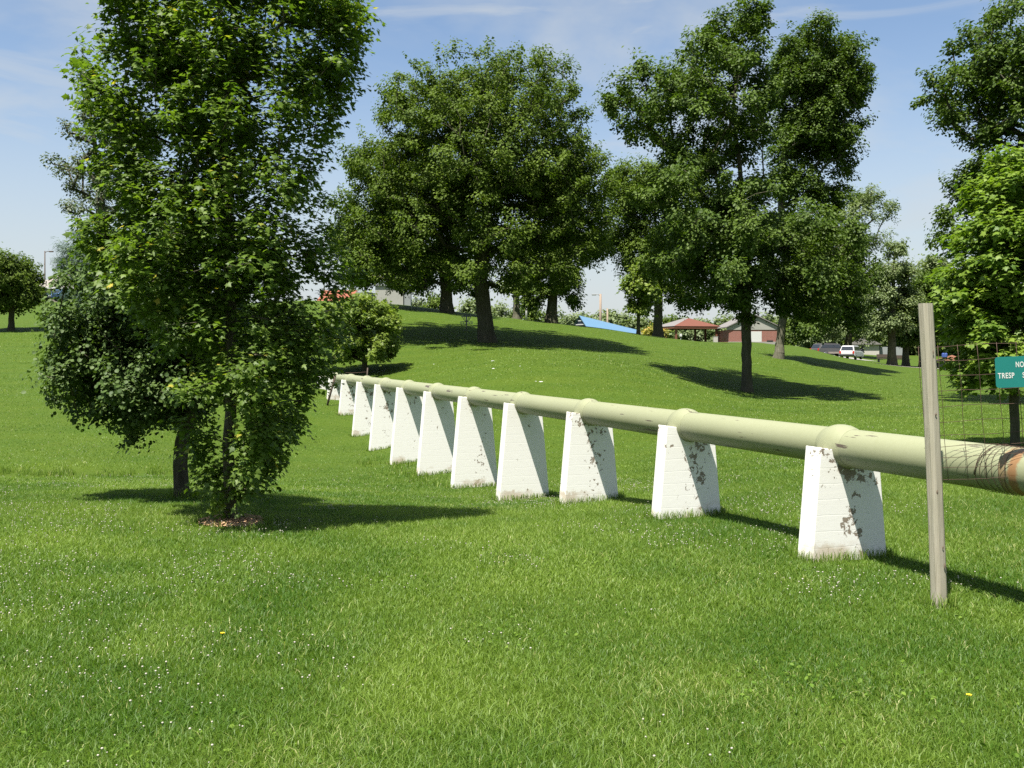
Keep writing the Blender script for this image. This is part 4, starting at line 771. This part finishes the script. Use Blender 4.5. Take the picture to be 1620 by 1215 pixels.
# house beyond the left tree
b = at(95, 479, 138); k = 138/F; e = empty('house', b, 0, 'low tan roofed house with a white eave behind the blue car', 'house'); zE = P(0, 455, 138)[2] - b[2]; zA = P(0, 429, 138)[2] - b[2]
MB().box(-3.6, 9, 0, 8, -.5, zE-.15).build('wall', M['darkwall'], e); MB().box(-4.1, 9.5, -.55, -.4, zE-.18, zE+.05).build('eave', M['white'], e)
MB().add([(-4.1, -.55, zE+.055), (9.5, -.55, zE+.055), (9.5, 8.5, zE+.055), (-4.1, 8.5, zE+.055), (-1.2, 4, zA), (6.5, 4, zA)], [(0, 1, 5, 4), (1, 2, 5), (2, 3, 4, 5), (3, 0, 4)]).build('roof', M['tan_roof'], e, fix=False)
MB().box(-2.5, -1.2, -.03, .03, .9, 2.0).build('window', M['glass'], e)
# small grey house beyond the vehicles
b = at(1366, 563, 150); k = 150/F; e = empty('house', b, math.radians(-20), 'small grey roofed house beyond the white vehicle', 'house')
MB().box(-1.8, 2.2, 0, 6, -.5, 1.45).build('wall', M['cream'], e); MB().prism([(-2.2, 1.453), (2.6, 1.453), (.2, 2.7)], 1, -.4, 6.4).build('roof', M['grey_roof'], e); MB().box(-.5, .1, -.03, .03, .3, 1.2).build('window', M['glass'], e)
MB().box(2.25, 5.4, .5, .62, -.4, 1.1).build('yard_wall', M['slate'], e)
# ------------------------------------------------------------------ vehicles
def vehicle(name, loc, rz, paint, label, cat, L=4.7, W=1.85, Hh=1.75, kind='suv', clad=None):
    e = empty(name, loc, rz, label, cat); hw = W/2; zb = .38; zs = .95
    prof = [(-L/2, .45), (-L/2+.02, .85), (-L/2+.12, zs+.02), (L/2-1.2, zs), (L/2-.25, .86), (L/2, .72), (L/2, .42), (L/2-.1, .32), (-L/2+.1, .34)]
    def loft(pr, hw0, hw1, zsplit):
        m = MB(); n = len(pr); w_ = lambda z: hw0 if z <= zsplit else hw1
        vs = [(x, -w_(z), z) for x, z in pr] + [(x, w_(z), z) for x, z in pr]
        m.add(vs, [tuple(range(n)), tuple(reversed(range(n, 2*n)))] + [(i, i+n, (i+1) % n+n, (i+1) % n) for i in range(n)]); return m
    loft(prof, hw, hw-.05, .75).build('body', paint, e, bevel=.05)
    if kind == 'suv': cab = [(-L/2+.12, zs), (-L/2+.38, Hh-.06), (-L/2+.62, Hh), (.35, Hh), (.62, Hh-.06), (L/2-1.25, zs)]
    else: cab = [(-L/2+.75, zs), (-L/2+1.35, Hh-.05), (-L/2+1.6, Hh), (.2, Hh), (.45, Hh-.05), (L/2-1.15, zs)]
    loft(cab, hw-.08, hw-.24, zs+.02).build('cabin', paint, e, bevel=.04)
    # side glazing follows the lean of the cabin
    zl, zh = zs+.06, Hh-.12; yl, yh = hw-.085, hw-.215
    def yy(z): return yl + (yh - yl)*(z - zs)/(Hh - zs) + .025
    xb0, xb1 = cab[0][0]+.18, cab[1][0]+.14; xf1, xf0 = cab[4][0]-.14, cab[5][0]-.28; cuts = [0, .34, .36, .66, .68, 1]
    for s in (-1, 1):
        for a in range(0, 6, 2):
            lo = [xb0 + (xf0 - xb0)*cuts[a+q] for q in (0, 1)]; hi = [xb1 + (xf1 - xb1)*cuts[a+q] for q in (0, 1)]
            MB().add([(lo[0], s*yy(zl), zl), (lo[1], s*yy(zl), zl), (hi[1], s*yy(zh), zh), (hi[0], s*yy(zh), zh), (lo[0], s*(yy(zl)-.03), zl), (lo[1], s*(yy(zl)-.03), zl), (hi[1], s*(yy(zh)-.03), zh), (hi[0], s*(yy(zh)-.03), zh)],
                     [(0, 1, 2, 3), (4, 7, 6, 5), (0, 4, 5, 1), (1, 5, 6, 2), (2, 6, 7, 3), (3, 7, 4, 0)]).build('side_window', M['glass'], e)
    def pane(x0, z0, x1, z1, dx, nm):
        a, b_ = hw-.20, hw-.30; MB().add([(x0+dx, -a, z0), (x0+dx, a, z0), (x1+dx, b_, z1), (x1+dx, -b_, z1), (x0, -a, z0), (x0, a, z0), (x1, b_, z1), (x1, -b_, z1)], [(0, 1, 2, 3), (4, 7, 6, 5), (0, 4, 5, 1), (1, 5, 6, 2), (2, 6, 7, 3), (3, 7, 4, 0)]).build(nm, M['glass'], e)
    f = .12; pane(cab[5][0]+(cab[4][0]-cab[5][0])*f, zs+(Hh-.06-zs)*f, cab[5][0]+(cab[4][0]-cab[5][0])*.9, zs+(Hh-.06-zs)*.9, .02, 'windscreen')
    pane(cab[0][0]+(cab[1][0]-cab[0][0])*f, zs+(Hh-.06-zs)*f, cab[0][0]+(cab[1][0]-cab[0][0])*.9, zs+(Hh-.06-zs)*.9, -.02, 'rear_window')
    for s in (-1, 1):
        MB().cbox((L/2-.05, s*(hw-.28), .66), (.14, .36, .16)).build('headlight', M['lamp'], e, bevel=.03); MB().cbox((-L/2+.04, s*(hw-.16), .80), (.12, .2, .3)).build('taillight', M['tail'], e, bevel=.02)
        MB().cbox((cab[5][0]-.35, s*(hw+.08), zs+.12), (.1, .2, .14)).build('mirror', M['black'], e, bevel=.03)
        for x in (-L/2+.85, L/2-.9):
            wv = MB().tube([(x, s*(hw-.02), .35), (x, s*(hw-.24), .35)], .35, 20).build('wheel', M['tyre'], e, bevel=.03); MB().tube([(x, s*(hw+.0), .35), (x, s*(hw-.03), .35)], [.2, .22], 14).build('rim', M['rim'], wv)
    MB().cbox((L/2, 0, .46), (.16, W-.1, .2)).build('bumper', clad or M['black'], e, bevel=.04); MB().cbox((-L/2, 0, .5), (.16, W-.1, .2)).build('bumper', clad or M['black'], e, bevel=.04)
    MB().cbox((L/2+.01, 0, .70), (.06, .62, .14)).build('grille', M['black'], e)
    if clad:
        for s in (-1, 1): MB().box(-L/2+1.3, L/2-1.35, min(s*(hw-.02), s*(hw+.025)), max(s*(hw-.02), s*(hw+.025)), .36, .56).build('side_cladding', clad, e)
    if kind == 'suv':
        for s in (-1, 1): MB().tube([(-L/2+.7, s*(hw-.34), Hh+.03), (.2, s*(hw-.34), Hh+.03)], .025, 6).build('roof_rail', M['black'], e)
    return e
b = at(1315, 566, 118); vehicle('parked_suv', b, math.radians(20), M['car_grey'], 'dark grey parked station wagon partly hidden by the hill edge', 'car', 4.75, 1.8, 1.52, 'suv', M['car_tan'])
b = at(1347, 567, 114); vehicle('parked_suv', b, math.radians(58), M['car_white'], 'white parked sport utility seen from behind, beside the dark wagon', 'car', 4.3, 1.75, 1.55, 'suv')
b = at(96, 479, 122); vehicle('parked_car', b, math.radians(-112), M['car_blue'], 'blue car parked facing us below the tan roofed house', 'car', 4.5, 1.8, 1.5, 'sedan')
b = at(122, 478, 126); vehicle('parked_car', b, math.radians(-100), M['car_red'], 'red car parked behind the pear tree leaves at left', 'car', 4.4, 1.78, 1.45, 'sedan')
# flower bush by the crest, picnic shelter, motorcycle, benches, path
make_tree('flower_bush', (1036, 533, 92), [(1036, 530)], .05, [(1025, 526, 14, 6), (1045, 527, 12, 6), (1036, 524, 12, 6)], 40, 3500, .16, .4, M['flowers'], M['bark'], 'quad', 'low yellow flowering bush on the crest left of the pavilion', 'bush', seed=60, depth=1, tips=.1)
b = at(1503, 584, 80); k = 80/F; e = empty('picnic_shelter', b, 0, 'small open shelter with a low brown roof beyond the wire panel', 'shelter')
zt = 24*k; MB().add([(-.9, -.9, zt-.42), (1.0, -.9, zt-.42), (1.0, .9, zt-.42), (-.9, .9, zt-.42), (.15, 0, zt)], [(0, 1, 4), (1, 2, 4), (2, 3, 4), (3, 0, 4), (3, 2, 1, 0)]).build('roof', M['brown'], e)
for x in (-.75, .85):
    for y in (-.75, .75): MB().tube([(x, y, -.1), (x, y, zt-.42)], .05, 6).build('post', M['darkwood'], e)
b = at(1486, 583, 77); e = empty('motorcycle', b, math.radians(30), 'dark motorcycle with a blue cover parked by the small shelter', 'motorcycle')
for x in (-.68, .72): MB().tube([(x+.31*math.cos(a), 0, .32+.31*math.sin(a)) for a in np.linspace(0, 6.283, 21)], .06, 8).build('wheel', M['tyre'], e)
m = MB(); m.tube([(-.68, 0, .32), (-.1, 0, .38), (.2, 0, .5), (.55, 0, .85), (.72, 0, .32)], .05, 8); m.cbox((0, 0, .42), (.45, .3, .35)); m.tube([(.5, -.35, 1.02), (.52, 0, .95), (.5, .35, 1.02)], .025, 6); m.build('frame', M['black'], e, bevel=.02)
MB().cbox((.12, 0, .74), (.5, .28, .2)).build('fuel_tank', M['black'], e, bevel=.07); MB().cbox((-.42, 0, .74), (.6, .28, .12)).build('seat', M['black'], e, bevel=.05); MB().tube([(-.7, .18, .3), (-.1, .18, .3)], .04, 8).build('exhaust', M['rim'], e); MB().cbox((.62, 0, 1.12), (.25, .42, .4)).build('cover', M['tarp'], e, bevel=.09)
bl = ('green slatted bench left of the grey tree trunk', 'green slatted bench right of the grey tree trunk')
for (u, v, Y), lb in zip(((1400, 569, 108), (1428, 569, 108)), bl):
    b = at(u, v, Y); e = empty('park_bench', b, 0, lb, 'bench', 'benches on the lawn by the path'); MB().box(-.8, .8, -.2, .2, .42, .48).build('seat', M['darkwood'], e); MB().box(-.8, .8, .22, .27, .55, .9).build('backrest', M['darkwood'], e)
    for x in (-.65, .65): MB().box(x-.04, x+.04, -.18, .26, -.05, .42).build('leg', M['black'], e)
vs = []; pts = [ground_pt(u, v) for u, v in ((1388, 575), (1410, 577.5), (1440, 579.5), (1470, 581.5), (1500, 584), (1540, 586), (1600, 588))]
xs_ = np.array([p[0] for p in pts]); yp = P(1388, 0, 84)[1]
X_ = np.linspace(P(1385, 0, 84)[0], P(1700, 0, 84)[0], 60); VV = []
for x in X_:
    for dy in (-.9, -.45, 0, .45, .9): VV.append((x, 84 + dy, h1(x, 84+dy) + .02))
fs = [(i*5+j, (i+1)*5+j, (i+1)*5+j+1, i*5+j+1) for i in range(59) for j in range(4)]
o = MB().add(VV, fs, True).build('path', M['path'], None, fix=False); tag(o, kind='structure')
X_ = np.linspace(P(1300, 0, 118)[0], P(1376, 0, 118)[0], 14); VV = []
for x in X_:
    for dy in (-3, 0, 3, 7): VV.append((x, 118 + dy, h1(x, 118+dy) + .02))
o = MB().add(VV, [(i*4+j, (i+1)*4+j, (i+1)*4+j+1, i*4+j+1) for i in range(13) for j in range(3)], True).build('parking_lot', M['concrete'], None, fix=False); tag(o, kind='structure')
